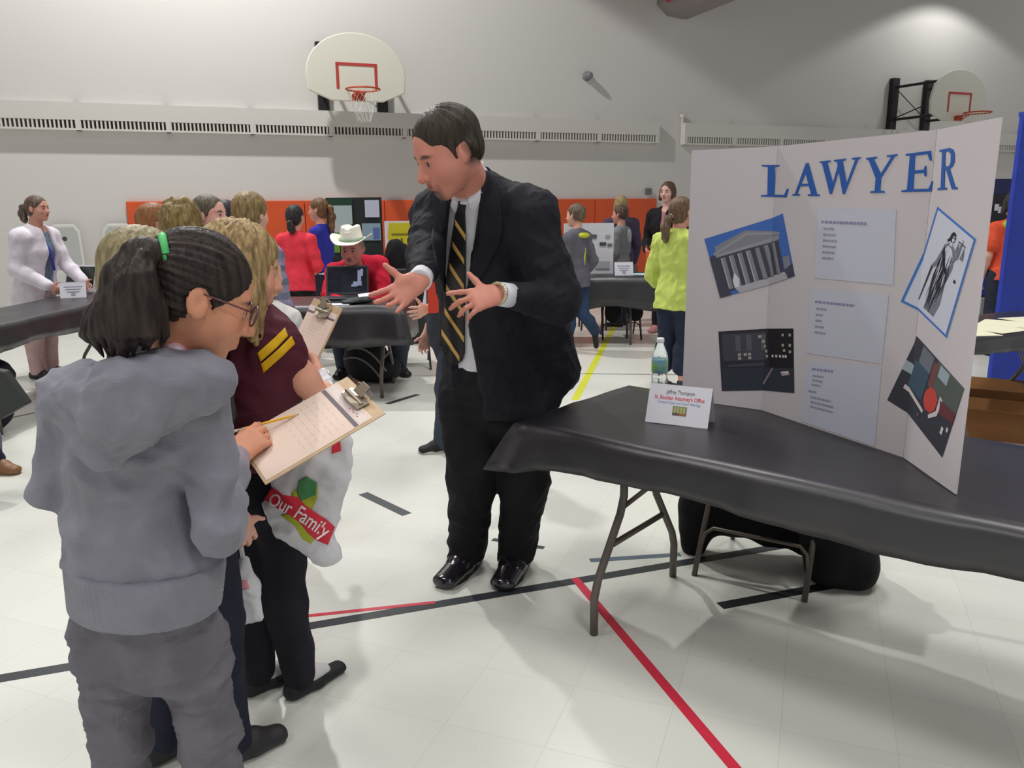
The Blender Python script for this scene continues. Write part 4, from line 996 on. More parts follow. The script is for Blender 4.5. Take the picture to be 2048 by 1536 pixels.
y_ = empty('display_board', (yb[0], 8.6, .4), 'white poster board with a yellow shield beside the green board', 'display board')
MB().box((yb[0]+.04, 8.62, yb[2]-.45), (.42, .012, .9)).build('panel', mat('poster_white', (216, 216, 222), .7), y_)
sh_ = [(-.12, 0), (.12, 0), (.14, -.16), (.1, -.26), (0, -.34), (-.1, -.26), (-.14, -.16)]
MB().prism([(yb[0]-.0+u, 8.612, yb[2]-.02+v) for u, v in sh_], (0, -.004, 0)).build('shield', mat('shield_yellow', (196, 186, 40), .7), y_)
b = MB(); b.box((yb[0], 8.605, yb[2]-.14), (.19, .004, .016)).box((yb[0]+.01, 8.605, yb[2]-.22), (.02, .004, .08)); b.build('shield_print', ink('olive', (110, 104, 40)), y_)
MB().box((yb[0]+.04, 8.66, .3), (.4, .06, .6)).build('easel_base', gp, y_)
# ------------------------------------------------------------------ right middle table
A5 = np.array([.25, 8.42]); A5r = gz(1317, 556, .74)[:2]; A5r = np.array([1.53, 8.35]); e5 = N(A5r-A5); L5 = np.linalg.norm(A5r-A5)
folding_table(A5, e5, L5, .6, 'black covered table beside the girl in the lime green shirt', inset=.25)
draped('tablecloth', A5, e5, L5, .6, 'black cloth on the table beside the girl in the lime green shirt', .34, .741, None, 12)
wb = at(1202, 446, 8.75); x0 = at(1165, 446, 8.75)[0]; x1 = at(1228, 446, 8.75)[0]
w_ = empty('display_board', ((x0+x1)/2, 8.75, .742), 'white tri-fold board with small dark pictures on the right middle table', 'display board')
MB().box(((x0+x1)/2, 8.76, (wb[2]+.742)/2), (x1-x0, .012, wb[2]-.742)).build('panel', mat('poster_white', (216, 216, 222), .7), w_)
MB().box((x0-.1, 8.7, (wb[2]+.742)/2), (.24, .012, wb[2]-.742), .5).build('side_panel', mat('poster_white', (216, 216, 222), .7), w_)
for (px, py, w, h, c) in ((1188, 473, .06, .04, (90, 92, 100)), (1206, 488, .07, .035, (70, 74, 84)), (1220, 490, .05, .03, (110, 112, 120)), (1216, 473, .05, .03, (160, 162, 170)), (1205, 530, .16, .08, (176, 178, 190))):
    q = at(px, py, 8.74); MB().box((q[0], 8.745, q[2]), (w, .008, h)).build('photo_print', mat('print_%d' % c[0], c, .7), w_)
tcx = at(1248, 545, 8.5); small_tent((tcx[0], 8.55, .7425), .05, .2, .14, 'white folded name card on the right middle table')
b = MB()
pc = at(1283, 548, 8.6); b.box((pc[0], 8.62, .745), (.2, .25, .004)); tag(b.build('paper_sheet', mat('paper_blue', (176, 206, 214), .7)), 'pale blue sheet right of the name card on the right middle table', 'paper')
# coral plastic chair and dark metal chairs under it
co = at(1192, 610, 9.45); t = empty('plastic_chair', (co[0], 9.45, 0), 'coral plastic chair behind the black covered table', 'chair')
cm = mat('coral_plastic', (224, 106, 86), .45, .4)
o = implicit('seat_shell', [seg((co[0]-.02, 9.45, .47), (co[0]-.02, 9.45, .78), (.2, .03), (.17, .03), (1, 0, 0), .03), seg((co[0]-.02, 9.47, .45), (co[0]-.02, 9.85, .44), (.21, .03), (.2, .03), (1, 0, 0), .03)], .014, cm, t)
for sx in (-.17, .13):
    for sy in (9.48, 9.81): MB().tube([(co[0]+sx, sy, 0), (co[0]+sx*.9, sy, .44)], .012, 6).build('leg', mat('chair_dark', (60, 58, 60), .5), t, True)
dm = mat('chair_dark', (60, 58, 60), .5)
chair('metal_chair', (at(1245, 640, 8.75)[0], 8.95, 0), PI, 'dark metal folding chair under the black table left of the girl in lime green', dm)
heap('coat', [((at(1245, 640, 8.75)[0]-.02, 8.85, .43), (.24, .2, .06)), ((at(1245, 640, 8.75)[0]-.12, 8.7, .33), (.1, .06, .13)), ((at(1245, 640, 8.75)[0]+.13, 8.7, .33), (.1, .06, .12))], 'black coat over the dark metal chair under the right middle table', 'coat', h=.02)
# ------------------------------------------------------------------ people farther back
FH = .0095
SK = (222, 170, 150)
def fig(x, y, face, H, label, skin=SK, kid=True, lean=0., bulk=1., hairc=(70, 52, 40), style='short', fn=None, stride=0., tail=None, tie=None, vol=0., group=None, hair2=None, **kw):
    global FH
    FH = .0058 if y < 4.8 else (.0075 if y < 7.5 else .009)
    J = stand(x, y, face, H, bulk, 0., kid, lean, stride=stride)
    if fn: fn(J)
    b = body_of(J, 'person', label, skin, FH, brow=tuple(v*.8 for v in hairc), hairline=hairc if style == 'short' else None, group=group, **kw)
    eyes(J, b)
    if style: hair(J, b, hairc, style, .01, vol, hair2, int(x*100) % 97, tail(J) if tail else None, tie, .003)
    return J, b
def bend(J, n_, el, wr, **hand):
    """move an arm: offsets (right, forward, up) in units of body height from the shoulder"""
    H, F, S = J['H'], J['F'], J['S']; Z = np.array([0, 0, 1.]); sg = 1 if n_ == 'R' else -1
    q = lambda o: J['sh'+n_]+S*sg*o[0]*H+F*o[1]*H+Z*o[2]*H
    J['el'+n_] = q(el); J['wr'+n_] = q(wr)
    if hand: J['hand'+n_] = hand
cm_ = clothmat
# woman in the lab coat
def f(J): bend(J, 'R', (.03, -.03, -.165), (-.0, .12, -.255)); bend(J, 'L', (.03, .06, -.16), (.0, .17, -.25))
J, b = fig(-4.2, 7.02, (1, -.12), 1.575, 'woman in a white lab coat with brown ponytail leaning over the left table', (206, 150, 132), False, .05, 1.12, (72, 60, 52), 'pony', f, tail=lambda J: [J['Hd'].P(0, -.48, .12), J['Hd'].P(0, -.66, .06), J['Hd'].P(0, -.72, -.2), J['Hd'].P(0, -.66, -.45)][:4]+[J['Hd'].P(0, -.62, -.52)])
shirt(J, b, cm_('teal_top', (104, 124, 142)), 'blouse', 'none', .5, .006, FH)
D_ = dims(J); cut = [seg(J['nb']+J['F']*.12, J['pelvis']+J['F']*.22+np.array([0, 0, -.3]), (.035, .16), (.085, .17), J['S'], .01, -1)]
shirt(J, b, cm_('lab_white', (222, 216, 226)), 'lab_coat', 'long', .3, .026, FH, .05, .006, .12, 3, cut)
trousers(J, b, cm_('pink_beige', (190, 160, 158)), h=FH); add_shoes_default(J, b)
q = [J['nb']+J['F']*.03+J['S']*.05+np.array([0, 0, .0]), J['chest']+J['F']*.15+J['S']*.045, J['waist']+J['F']*.165]
MB().tube(q, .012, 6).build('lanyard', mat('lanyard_blue', (70, 66, 170), .6), b, True)
# cluster by the left
J, b = fig(-1.93, 4.38, (.9, .55), 1.475, 'child with short reddish brown hair and red shirt left of the curly-haired child', (214, 150, 132), hairc=(120, 76, 48), hair2=(150, 104, 66))
shirt(J, b, cm_('red_shirt', (188, 60, 62)), 'shirt', 'short', h=FH); trousers(J, b, cm_('jeans', (58, 64, 86)), h=FH); add_shoes_default(J, b)
J, b = fig(-1.62, 3.98, (.35, .95), 1.475, 'child with big curly dark blond hair seen from behind', SK, hairc=(96, 78, 48), style='curly', vol=.05, hair2=(146, 126, 78))
shirt(J, b, cm_('grey_tee', (120, 116, 120)), 'shirt', 'short', h=FH); trousers(J, b, cm_('jeans', (58, 64, 86)), h=FH); add_shoes_default(J, b)
J, b = fig(-1.84, 4.93, (.95, -.15), 1.525, 'pale-faced child with short dark hair behind the curly-haired child', (226, 176, 160), hairc=(72, 66, 56))
shirt(J, b, cm_('navy_tee', (60, 64, 84)), 'shirt', 'short', h=FH); trousers(J, b, cm_('jeans', (58, 64, 86)), h=FH); add_shoes_default(J, b)
J, b = fig(-1.95, 5.55, (.3, 1), 1.5, 'child with straight black hair left of the tall blonde in plaid', SK, hairc=(38, 32, 38), style='long', hair2=(60, 54, 62))
shirt(J, b, cm_('black_tee', (44, 42, 46)), 'shirt', 'short', h=FH); trousers(J, b, cm_('jeans', (58, 64, 86)), h=FH); add_shoes_default(J, b)
def f(J): bend(J, 'R', (.05, -.01, -.18), (.0, .1, -.27)); bend(J, 'L', (.05, -.01, -.18), (.0, .1, -.26))
J, b = fig(-1.5, 4.66, (.45, .9), 1.53, 'tall blonde in a grey and lavender plaid shirt seen from behind', SK, bulk=.96, hairc=(104, 86, 58), style='pony', fn=f, hair2=(160, 138, 94), vol=.03, tail=lambda J: [J['Hd'].P(0, -.46, -.12), J['Hd'].P(0, -.54, -.2), J['Hd'].P(.02, -.52, -.38), J['Hd'].P(.03, -.5, -.52), J['Hd'].P(.03, -.48, -.6)])
def plaid():
    m = mat('plaid', (128, 124, 146), .85, .2)
    nt = m.node_tree; n, l = nt.nodes, nt.links; bs = n['Principled BSDF']; tc = n.new('ShaderNodeTexCoord')
    prev = None
    for i, (dr, c1, c2, s) in enumerate((('X', (124, 122, 146), (96, 106, 122), 5.), ('Z', (168, 150, 184), (112, 116, 136), 4.))):
        w = n.new('ShaderNodeTexWave'); w.wave_type = 'BANDS'; w.bands_direction = dr; w.inputs['Scale'].default_value = s; w.inputs['Distortion'].default_value = 1.
        l.new(tc.outputs['Object'], w.inputs['Vector']); r = n.new('ShaderNodeValToRGB'); r.color_ramp.elements[0].color = lin(c1)+(1,); r.color_ramp.elements[1].color = lin(c2)+(1,); r.color_ramp.elements[0].position = .4; r.color_ramp.elements[1].position = .6; l.new(w.outputs['Color'], r.inputs['Fac'])
        if prev is None: prev = r.outputs['Color']
        else:
            mx = n.new('ShaderNodeMix'); mx.data_type = 'RGBA'; mx.inputs[0].default_value = .5; l.new(prev, mx.inputs[6]); l.new(r.outputs['Color'], mx.inputs[7]); l.new(mx.outputs[2], bs.inputs['Base Color'])
    return m
shirt(J, b, plaid(), 'plaid_shirt', 'long', .46, .02, FH, .015, .006, .1, 5); trousers(J, b, cm_('plum_trousers', (96, 50, 78)), h=FH); add_shoes_default(J, b)
def f(J): bend(J, 'R', (.05, .0, -.16), (-.02, .11, -.2)); bend(J, 'L', (.05, .0, -.16), (-.02, .11, -.2))
J, b = fig(-2.08, 7.8, (.25, .97), 1.475, 'girl in a bright coral pink shirt with black hair tied low, seen from behind', SK, hairc=(36, 34, 36), style='pony', fn=f, tail=lambda J: [J['Hd'].P(0, -.46, -.15), J['Hd'].P(0, -.52, -.25), J['Hd'].P(.03, -.5, -.42), J['Hd'].P(.05, -.46, -.55), J['Hd'].P(.06, -.44, -.64)], tie=(150, 140, 90))
shirt(J, b, cm_('coral_shirt', (236, 66, 82)), 'shirt', 'long', .46, .02, FH, .024, .005, .1, 6, frac=.75); trousers(J, b, cm_('black_trousers', (36, 34, 36)), h=FH); add_shoes_default(J, b)
def f(J): bend(J, 'R', (.03, .02, -.165), (.0, .06, -.3)); bend(J, 'L', (.03, .03, -.165), (.0, .1, -.28))
J, b = fig(-2.0, 8.5, (-.98, .2), 1.545, 'girl in a royal blue top with long brown ponytail in front of the orange pads', (212, 156, 136), hairc=(84, 60, 48), style='pony', fn=f, hair2=(140, 108, 76), tail=lambda J: [J['Hd'].P(0, -.46, .15), J['Hd'].P(0, -.6, .08), J['Hd'].P(0, -.66, -.3), J['Hd'].P(0, -.6, -.75), J['Hd'].P(0, -.56, -1.05)])
shirt(J, b, cm_('royal_top', (54, 58, 162)), 'top', 'short', .5, .01, FH, seed=7, sfrac=.85); trousers(J, b, cm_('dark_jeans', (46, 50, 62)), h=FH); add_shoes_default(J, b)
D_ = dims(J); b2 = MB(); c = J['pelvis']+np.array([0, 0, -.02]); b2.tube([c+J['S']*math.cos(t*PI/12)*(D_['hip'][0]+.016)+J['F']*math.sin(t*PI/12)*(D_['hip'][1]+.016) for t in range(25)], .014, 6, False).build('belt', mat('belt_white', (206, 206, 214), .5), b, True)
# small child in white behind the maroon jersey
def f(J): bend(J, 'R', (.04, .0, -.165), (.0, .1, -.26))
J, b = fig(-1.04, 3.3, (.6, .8), 1.28, 'small child in a white top and pink trousers partly hidden behind the maroon jersey', SK, bulk=1.3, hairc=(150, 124, 84), style='bob', fn=f, hair2=(196, 170, 120))
shirt(J, b, cm_('white_top', (212, 210, 208)), 'top', 'long', .44, .014, FH, .02, .006, .1, 8); trousers(J, b, cm_('pink_trousers', (206, 110, 150)), h=FH); add_shoes_default(J, b)
# man in the white cowboy hat
J = stand(-1.34, 7.2, (-.05, -1), 1.78, 1.2, 0, False)
Z = np.array([0, 0, 1.])
J['pelvis'] = np.array([-1.33, 7.28, .52]); J['waist'] = np.array([-1.32, 7.2, .68]); J['chest'] = np.array([-1.30, 7.06, .87]); J['up'] = at(716, 540, 6.98); J['nb'] = at(710, 532, 6.86)
J['head'] = at(704, 499, 6.72); J['hs'] = .262; J['hF'] = N([-.12, -1, -.12]); J['hU'] = Z
J['shR'] = at(672, 546, 6.95); J['shL'] = at(757, 532, 6.98); J['elR'] = at(658, 592, 6.72); J['elL'] = at(768, 592, 6.8); J['wrR'] = at(682, 605, 6.5); J['wrL'] = at(742, 605, 6.52)
J['handR'] = dict(d=(.9, -.4, 0), n=(0, 0, -1), t=(-.3, -.9, 0), curl=(.3, .3, .3, .3)); J['handL'] = dict(d=(-.9, -.4, 0), n=(0, 0, -1), t=(.3, -.9, 0), curl=(.3, .3, .3, .3))
J['hipR'] = np.array([-1.45, 7.25, .5]); J['hipL'] = np.array([-1.2, 7.25, .5]); J['knR'] = np.array([-1.5, 6.82, .5]); J['knL'] = at(797, 668, 6.86); J['anR'] = np.array([-1.5, 6.95, .085]); J['anL'] = at(797, 727, 7.0); J['anL'][2] = .085
J['toeR'] = np.array([-.2, -1, 0]); J['toeL'] = np.array([.55, -.8, 0])
b = body_of(J, 'person', 'man in a white cowboy hat and red shirt seated behind the open laptop', (196, 126, 116), .009, (110, 80, 60), fat=.05)
eyes(J, b); hair(J, b, (110, 90, 74), 'short', .01)
shirt(J, b, cm_('red_polo', (198, 34, 58)), 'shirt', 'long', .29, .02, .009, 0, .006, .12, 9, frac=.9); trousers(J, b, cm_('jeans_grey', (58, 66, 78)), h=.01, infl=.02); shoes(J, b, mat('shoe_blk', (30, 28, 30), .5), None, .009)
Hd = J['Hd']; hatm = mat('straw_hat', (232, 228, 216), .7, .25, bump=.2, bscale=120); h_ = Hd.hs
V, Fc = [], []; nr, na = 22, 40
def hatpt(i, a):
    ca, sa = math.cos(a), math.sin(a)
    if i < 8:      # brim, from its rim inwards, sides curled up
        r = .66-.045*i; s_, f_ = r*ca*.98, r*sa*1.18-.05; up = .3+.75*max(0, abs(s_)-.3)**1.25*(1-.2*abs(sa))-.12*max(0, f_-.35)-.05*max(0, -f_-.4)
    else:          # crown with a crease
        t = (i-8)/(nr-9.); r = .345*(1-.22*t**1.5)*(1 if t < .75 else max(.02, 1-((t-.75)/.25)**2*.98)); s_, f_ = r*ca, r*sa*1.22-.05
        up = .3+.46*min(1, t/.8); up += (-.08*math.exp(-(s_/.08)**2)-.05*max(0, f_)) if t > .6 else 0
    return Hd.P(s_, f_, up)
for i in range(nr):
    for k in range(na): V.append(hatpt(i, 2*PI*k/na))
for i in range(nr-1):
    for k in range(na): Fc.append((i*na+k, i*na+(k+1) % na, (i+1)*na+(k+1) % na, (i+1)*na+k))
Fc.append(tuple(range((nr-1)*na, nr*na)))
hat = mesh('cowboy_hat', V, Fc, hatm, b, True); sm_ = hat.modifiers.new('thickness', 'SOLIDIFY'); sm_.thickness = .005
MB().tube([Hd.P(.352*math.cos(t*PI/12), -.05+.425*math.sin(t*PI/12), .34) for t in range(25)], .012, 6, False).build('hat_band', mat('hat_band', (150, 176, 150), .6), hat, True)
tsh = J['nb']+J['F']*.04
MB().tube([J['nb']+J['S']*.075*math.cos(t*PI/10)+J['F']*(.02+.07*math.sin(t*PI/10))-Z*(.0+.06*max(0, math.sin(t*PI/10))) for t in range(11)], .011, 6).build('collar', mat('tee_cream', (206, 190, 180), .8), b, True)
# dark coat on his chair
ch_ = chair('office_chair', (-1.02, 7.42, 0), .2, 'dark chair with a coat over its back right of the man in the white hat', dm, group=None, scale=1.15)
heap('coat', [((-1.0, 7.3, .86), (.2, .09, .3)), ((-.92, 7.28, .72), (.12, .1, .24)), ((-1.06, 7.32, 1.06), (.1, .07, .14))], 'black coat hung over the chair right of the man in the white hat', 'coat', h=.02)
# ------ right group
def f(J):
    J['anR'] = at(1190, 662, 8.1); J['knR'] = at(1167, 630, 8.02); J['toeR'] = N([.1, -.2, -1.]); J['anL'] = np.array([.55, 8.08, .07])
    bend(J, 'R', (.02, -.06, -.16), (.0, .02, -.28)); bend(J, 'L', (.03, .03, -.165), (.0, .12, -.24))
J, b = fig(.66, 8.06, (-.8, .6), 1.465, 'boy in a grey jacket with yellow collar walking past the right middle table', SK, hairc=(74, 62, 50), fn=f)
shirt(J, b, cm_('grey_jacket', (98, 96, 106)), 'jacket', 'long', .45, .02, FH, .01, .005, .1, 10); trousers(J, b, cm_('blue_jeans', (48, 66, 94)), h=FH)
for n_ in 'RL':
    a = J['an'+n_]; d = N(J['toe'+n_]); implicit('shoe', [seg(a-np.array([0, 0, .02])-d*.02, a+d*.13-np.array([0, 0, .03]), (.04, .035), (.035, .025), J['S'], .02)], .01, mat('shoe_30_30_32', (40, 46, 50), .5), b)
implicit('collar', [ell(J['nb']-np.array([0, 0, .035])-J['F']*.03, (.1, .1, .035), None, .02), seg(J['waist']-J['F']*.1, J['chest']-J['F']*.105, .018, .018, None, .02)], .009, mat('acid_yellow', (190, 196, 60), .7), b)
def f(J): bend(J, 'R', (.03, .02, -.165), (.0, .1, -.25)); bend(J, 'L', (.03, .02, -.165), (.0, .1, -.25))
J, b = fig(1.345, 9.85, (-.85, .5), 1.45, 'boy in a grey shirt with white print standing behind the name card', (206, 150, 132), hairc=(66, 52, 46), fn=f)
shirt(J, b, cm_('mid_grey', (132, 134, 138)), 'shirt', 'short', .48, .018, FH, .01, .005, .1, 11, sfrac=.9); trousers(J, b, cm_('dark_jeans', (46, 50, 62)), h=FH); add_shoes_default(J, b)
implicit('printed_patch', [ell(J['up']-J['F']*.1-np.array([0, 0, .03])+J['S']*.02, (.05, .03, .09), np.array([J['S'], J['F'], [0, 0, 1.]]), .01)], .009, mat('print_pale', (176, 184, 180), .7), b)
J, b = fig(1.4, 10.25, (-.2, 1), 1.575, 'adult with short fair hair and a dark purple jacket behind the boy in grey', SK, False, hairc=(130, 116, 82), hair2=(176, 162, 116), style='bob')
shirt(J, b, cm_('purple_jacket', (78, 70, 92)), 'jacket', 'long', .45, .02, FH); trousers(J, b, cm_('dark_jeans', (46, 50, 62)), h=FH); add_shoes_default(J, b)
def f(J): bend(J, 'R', (.04, .0, -.17), (-.02, .12, -.22)); bend(J, 'L', (.04, .0, -.17), (-.02, .12, -.22))
J, b = fig(1.8, 9.28, (-.6, -.8), 1.71, 'woman in a long black coat with brown bobbed hair holding an orange bag', (214, 168, 156), False, 0, 1., (72, 54, 44), 'bob', f, hair2=(100, 76, 58))
shirt(J, b, cm_('rose_top', (170, 120, 130)), 'top', 'none', .5, .004, FH)
shirt(J, b, cm_('black_wool', (30, 29, 31)), 'long_coat', 'long', .2, .024, FH, .03, .006, .14, 12, [seg(J['nb']+J['F']*.1, J['waist']+J['F']*.12, (.03, .1), (.006, .1), J['S'], .01, -1)]); trousers(J, b, cm_('black_trousers', (36, 34, 36)), h=FH); add_shoes_default(J, b, (190, 130, 130))
ob = (J['wrR']+J['wrL'])/2+J['F']*.13-np.array([0, 0, .1])
e_ = empty('paper_bag', ob-np.array([0, 0, .1]), 'small orange bag held by the woman in the long black coat', 'bag')
MB().box(ob, (.17, .07, .2), .6).build('bag_body', mat('orange_bag', (214, 96, 66), .6), e_, False, .01)
MB().tube([ob+np.array([-.05, .02, .1]), ob+np.array([-.04, .02, .15]), ob+np.array([.03, -.02, .15]), ob+np.array([.04, -.02, .1])], .005, 6).build('handle', mat('orange_bag', (214, 96, 66), .6), e_, True)
def f(J): bend(J, 'R', (.04, .02, -.17), (.0, .12, -.25)); bend(J, 'L', (.05, -.02, -.17), (.02, .08, -.26))
J, b = fig(1.3, 6.2, (.75, .66), 1.505, 'girl in a lime green shirt with brown ponytail beside the lawyer board', (214, 152, 138), bulk=1.12, hairc=(84, 66, 54), style='pony', fn=f, hair2=(120, 98, 76), tail=lambda J: [J['Hd'].P(-.05, -.46, -.1), J['Hd'].P(-.1, -.6, -.2), J['Hd'].P(-.15, -.66, -.5), J['Hd'].P(-.16, -.6, -.85), J['Hd'].P(-.16, -.58, -.95)], tie=(180, 150, 150))
shirt(J, b, cm_('lime_shirt', (188, 204, 104)), 'shirt', 'long', .44, .024, FH, .012, .008, .1, 13, frac=.85); 
J2 = dict(J)
for n_ in 'RL': J2['an'+n_] = J['an'+n_]+np.array([0, 0, .16])
trousers(J2, b, cm_('navy_capri', (40, 46, 64)), h=FH, infl=.02, hem=.03, seed=14); add_shoes_default(J, b, (46, 48, 58))
# person whose leg shows at the left edge
def f(J):
    J['anR'] = gz(14, 944)+np.array([-.07, 0, .075]); J['knR'] = (J['hipR']+J['anR'])/2+np.array([.06, 0, .0]); J['toeR'] = np.array([1, -.25, 0]); J['anL'] = J['anL']+np.array([-.15, -.05, 0])
J, b = fig(-3.13, 4.12, (1, .1), 1.6, 'person in a dark coat and cuffed jeans stepping in at the left edge', SK, hairc=(60, 48, 40), style='long', fn=f)
shirt(J, b, cm_('black_wool', (30, 29, 31)), 'coat', 'long', .42, .02, FH, .02); trousers(J, b, cm_('indigo_jeans', (44, 46, 70)), h=FH, infl=.016); shoes(J, b, mat('brown_leather', (136, 98, 66), .5), mat('sole_tan', (120, 90, 60), .7), .008)
a = J['anR']; implicit('jean_cuff', [seg(a+np.array([-.01, 0, .06]), a+np.array([0, 0, .13]), .062, .06, None, .01)], .008, cm_('cuff_grey', (112, 108, 132)), b)
hb = at(4, 780, 4.1); e_ = empty('tote_bag', hb, 'stiff black bag hanging at the left edge above the brown shoe', 'bag')
b_ = MB(); b_.prism([hb+np.array([-.22, 0, .14]), hb+np.array([.02, 0, .1]), hb+np.array([.12, 0, -.08]), hb+np.array([-.05, 0, -.17]), hb+np.array([-.24, 0, -.1])], (0, .06, 0)); b_.build('bag_body', mat('bag_black2', (50, 54, 52), .6), e_, False, .01)
MB().tube([hb+np.array([-.15, .03, .12]), hb+np.array([-.15, .03, .3]), hb+np.array([-.05, .03, .3]), hb+np.array([-.05, .03, .1])], .008, 6).build('strap', mat('bag_black2', (50, 54, 52), .6), e_, True)
# person at the right edge
J, b = fig(4.79, 7.7, (.1, 1), 1.55, 'person with black hair and orange top glimpsed beside the tall blue panel', SK, hairc=(40, 38, 38), style='bob')
shirt(J, b, cm_('orange_top', (226, 90, 60)), 'top', 'short', h=FH); trousers(J, b, cm_('dark_jeans', (46, 50, 62)), h=FH); add_shoes_default(J, b)
implicit('hood', [ell(J['nb']-np.array([0, 0, .03])-J['F']*.04, (.12, .1, .06), None, .02)], .01, mat('hood_lime', (150, 196, 60), .7), b)
# child hidden behind the man in the suit
def f(J):
    J['anL'] = gz(868, 908)+np.array([.06, .06, .07]); J['toeL'] = N([-.95, -.3, 0]); J['anR'] = J['anL']+np.array([.16, .12, 0])
    J['knL'] = (J['hipL']+J['anL'])/2+np.array([-.02, -.02, 0]); J['knR'] = (J['hipR']+J['anR'])/2
    bend(J, 'L', (.03, .0, -.165), (.02, .1, -.18)); J['wrL'] = at(852, 618, 4.25); J['elL'] = (J['shL']+J['wrL'])/2+np.array([.0, .1, -.1])
J, b = fig(-.36, 4.62, (-.8, -.6), 1.5, 'child in jeans and dark hoodie mostly hidden behind the man in the suit', SK, hairc=(60, 48, 40), fn=f)
shirt(J, b, cm_('dark_hoodie', (58, 62, 70)), 'hoodie', 'long', .45, .02, FH, .01, frac=.6); trousers(J, b, cm_('slate_jeans', (64, 72, 88)), h=FH, infl=.024, hem=.012); shoes(J, b, mat('canvas_black', (34, 33, 36), .7), mat('sole_white', (206, 200, 190), .6), .008)
fo = at(866, 594, 4.2); X_ = N([.7, .5, 0])
o = MB().box(fo, (.06, .012, .17), ax=(X_, N([-.5, .7, 0]), [0, 0, 1.])).build('folder', mat('folder_orange', (206, 62, 40), .6), None, False, .002); tag(o, 'thin orange red folder showing beside the suit jacket', 'folder')
# ------------------------------------------------------------------ the four people in front
from mathutils.bvhtree import BVHTree
def tree_of(objs):
    V, Fc = [], []
    for o in objs:
        off = len(V); V += [v.co+(o.parent.location if o.parent is not None else Vector()) for v in o.data.vertices]; Fc += [[i+off for i in p.vertices] for p in o.data.polygons]
    return BVHTree.FromPolygons(V, Fc)
def cast(T, x, y):
    d = Vector(ray(x, y)).normalized(); h = T.ray_cast(Vector(CO), d)
    return (h[3], d) if h[0] is not None else (None, d)
def laid(name, rows, T, m, parent, off=.004, th=.002, ncol=10, sub=6, mfun=None, smooth_=2):
    """cloth strip lying on a surface: rows = list of (left point, right point) in picture coordinates where it is seen"""
    R = []
    for i in range(len(rows)-1):
        for q in range(sub):
            t = q/sub; a = [np.array(rows[i][k], float)*(1-t)+np.array(rows[i+1][k], float)*t for k in (0, 1)]; R.append(a)
    R.append([np.array(rows[-1][k], float) for k in (0, 1)])
    n, c = len(R), ncol+1; dep = np.full((n, c), np.nan); dirs = np.zeros((n, c, 3)); uv = np.zeros((n, c, 2))
    for i in range(n):
        for j in range(c):
            p = R[i][0]*(1-j/ncol)+R[i][1]*j/ncol; uv[i, j] = p; h, d = cast(T, *p); dirs[i, j] = d
            if h is not None: dep[i, j] = h
    med = np.nanmedian(dep); dep = np.where(np.abs(dep-med) > .22, np.nan, dep)
    for _ in range(60):
        if not np.isnan(dep).any(): break
        pd = np.pad(dep, 1, constant_values=np.nan); st = np.stack([pd[:-2, 1:-1], pd[2:, 1:-1], pd[1:-1, :-2], pd[1:-1, 2:]])
        with np.errstate(all='ignore'):
            import warnings; warnings.simplefilter('ignore'); mn = np.nanmean(st, 0)
        dep = np.where(np.isnan(dep), mn, dep)
    for _ in range(smooth_):
        pd = np.pad(dep, 1, mode='edge'); dep = np.minimum(dep, (pd[:-2, 1:-1]+pd[2:, 1:-1]+pd[1:-1, :-2]+pd[1:-1, 2:]+2*dep)/6)
    V = [CO+dirs[i, j]*(dep[i, j]-off) for i in range(n) for j in range(c)]
    Fc = [(i*c+j, i*c+j+1, (i+1)*c+j+1, (i+1)*c+j) for i in range(n-1) for j in range(ncol)]
    o = mesh(name, V, Fc, m, parent, True)
    if mfun is not None: o.data.polygons.foreach_set('material_index', [mfun(*(uv[i, j]+uv[i+1, j+1])*.5, i/(n-1), (j+.5)/ncol) for i in range(n-1) for j in range(ncol)])
    bm = bmesh.new(); bm.from_mesh(o.data); bmesh.ops.recalc_face_normals(bm, faces=bm.faces); bm.to_mesh(o.data); bm.free()
    if th:
        s = o.modifiers.new('thickness', 'SOLIDIFY'); s.thickness = th; s.offset = 0
    return o
Z = np.array([0, 0, 1.])
# ================================================================== the man in the suit
J = dict(H=1.84, bulk=1.22, F=N([-.6, -.8, 0])); J['S'] = np.cross(J['F'], Z)
J['pelvis'] = at(992, 775, 3.02); J['waist'] = at(976, 640, 2.96); J['chest'] = at(968, 510, 2.84); J['up'] = at(962, 432, 2.73); J['nb'] = at(944, 374, 2.64)
J['head'] = at(893, 305, 2.47); J['hs'] = .252; J['hF'] = N([-.75, -.4, -.42]); J['hU'] = N([-.1, -.1, 1])
J['shR'] = at(872, 428, 2.84); J['shL'] = at(1060, 430, 2.62)
J['elR'] = at(856, 512, 2.62); J['wrR'] = at(840, 561, 2.40); J['elL'] = at(1112, 606, 2.60); J['wrL'] = at(1000, 588, 2.40)
J['hipR'] = at(935, 790, 3.04); J['hipL'] = at(1046, 792, 3.04)
J['knR'] = at(944, 960, 2.98); J['knL'] = at(1050, 965, 2.97); J['anR'] = gz(938, 1132)+Z*.085; J['anL'] = gz(1036, 1134)+Z*.085
J['toeR'] = N([-.42, -.9, 0]); J['toeL'] = N([-.3, -.95, 0])
hdR = at(769, 611, 2.34)-J['wrR']; hdL = at(904, 611, 2.33)-J['wrL']
J['handR'] = dict(d=hdR, n=(.35, -.8, .5), t=(0, -.1, 1), L=.19, curl=(.1, .28, .4, .3), spread=.2, thumb=(.2, 1.1, .05), tcurl=.05)
J['handL'] = dict(d=hdL, n=(.35, .85, -.4), t=(0, -.1, 1), L=.19, curl=(.08, .42, .5, .45), spread=.2, thumb=(.3, 1.1, .05), tcurl=.05)
LH = .005
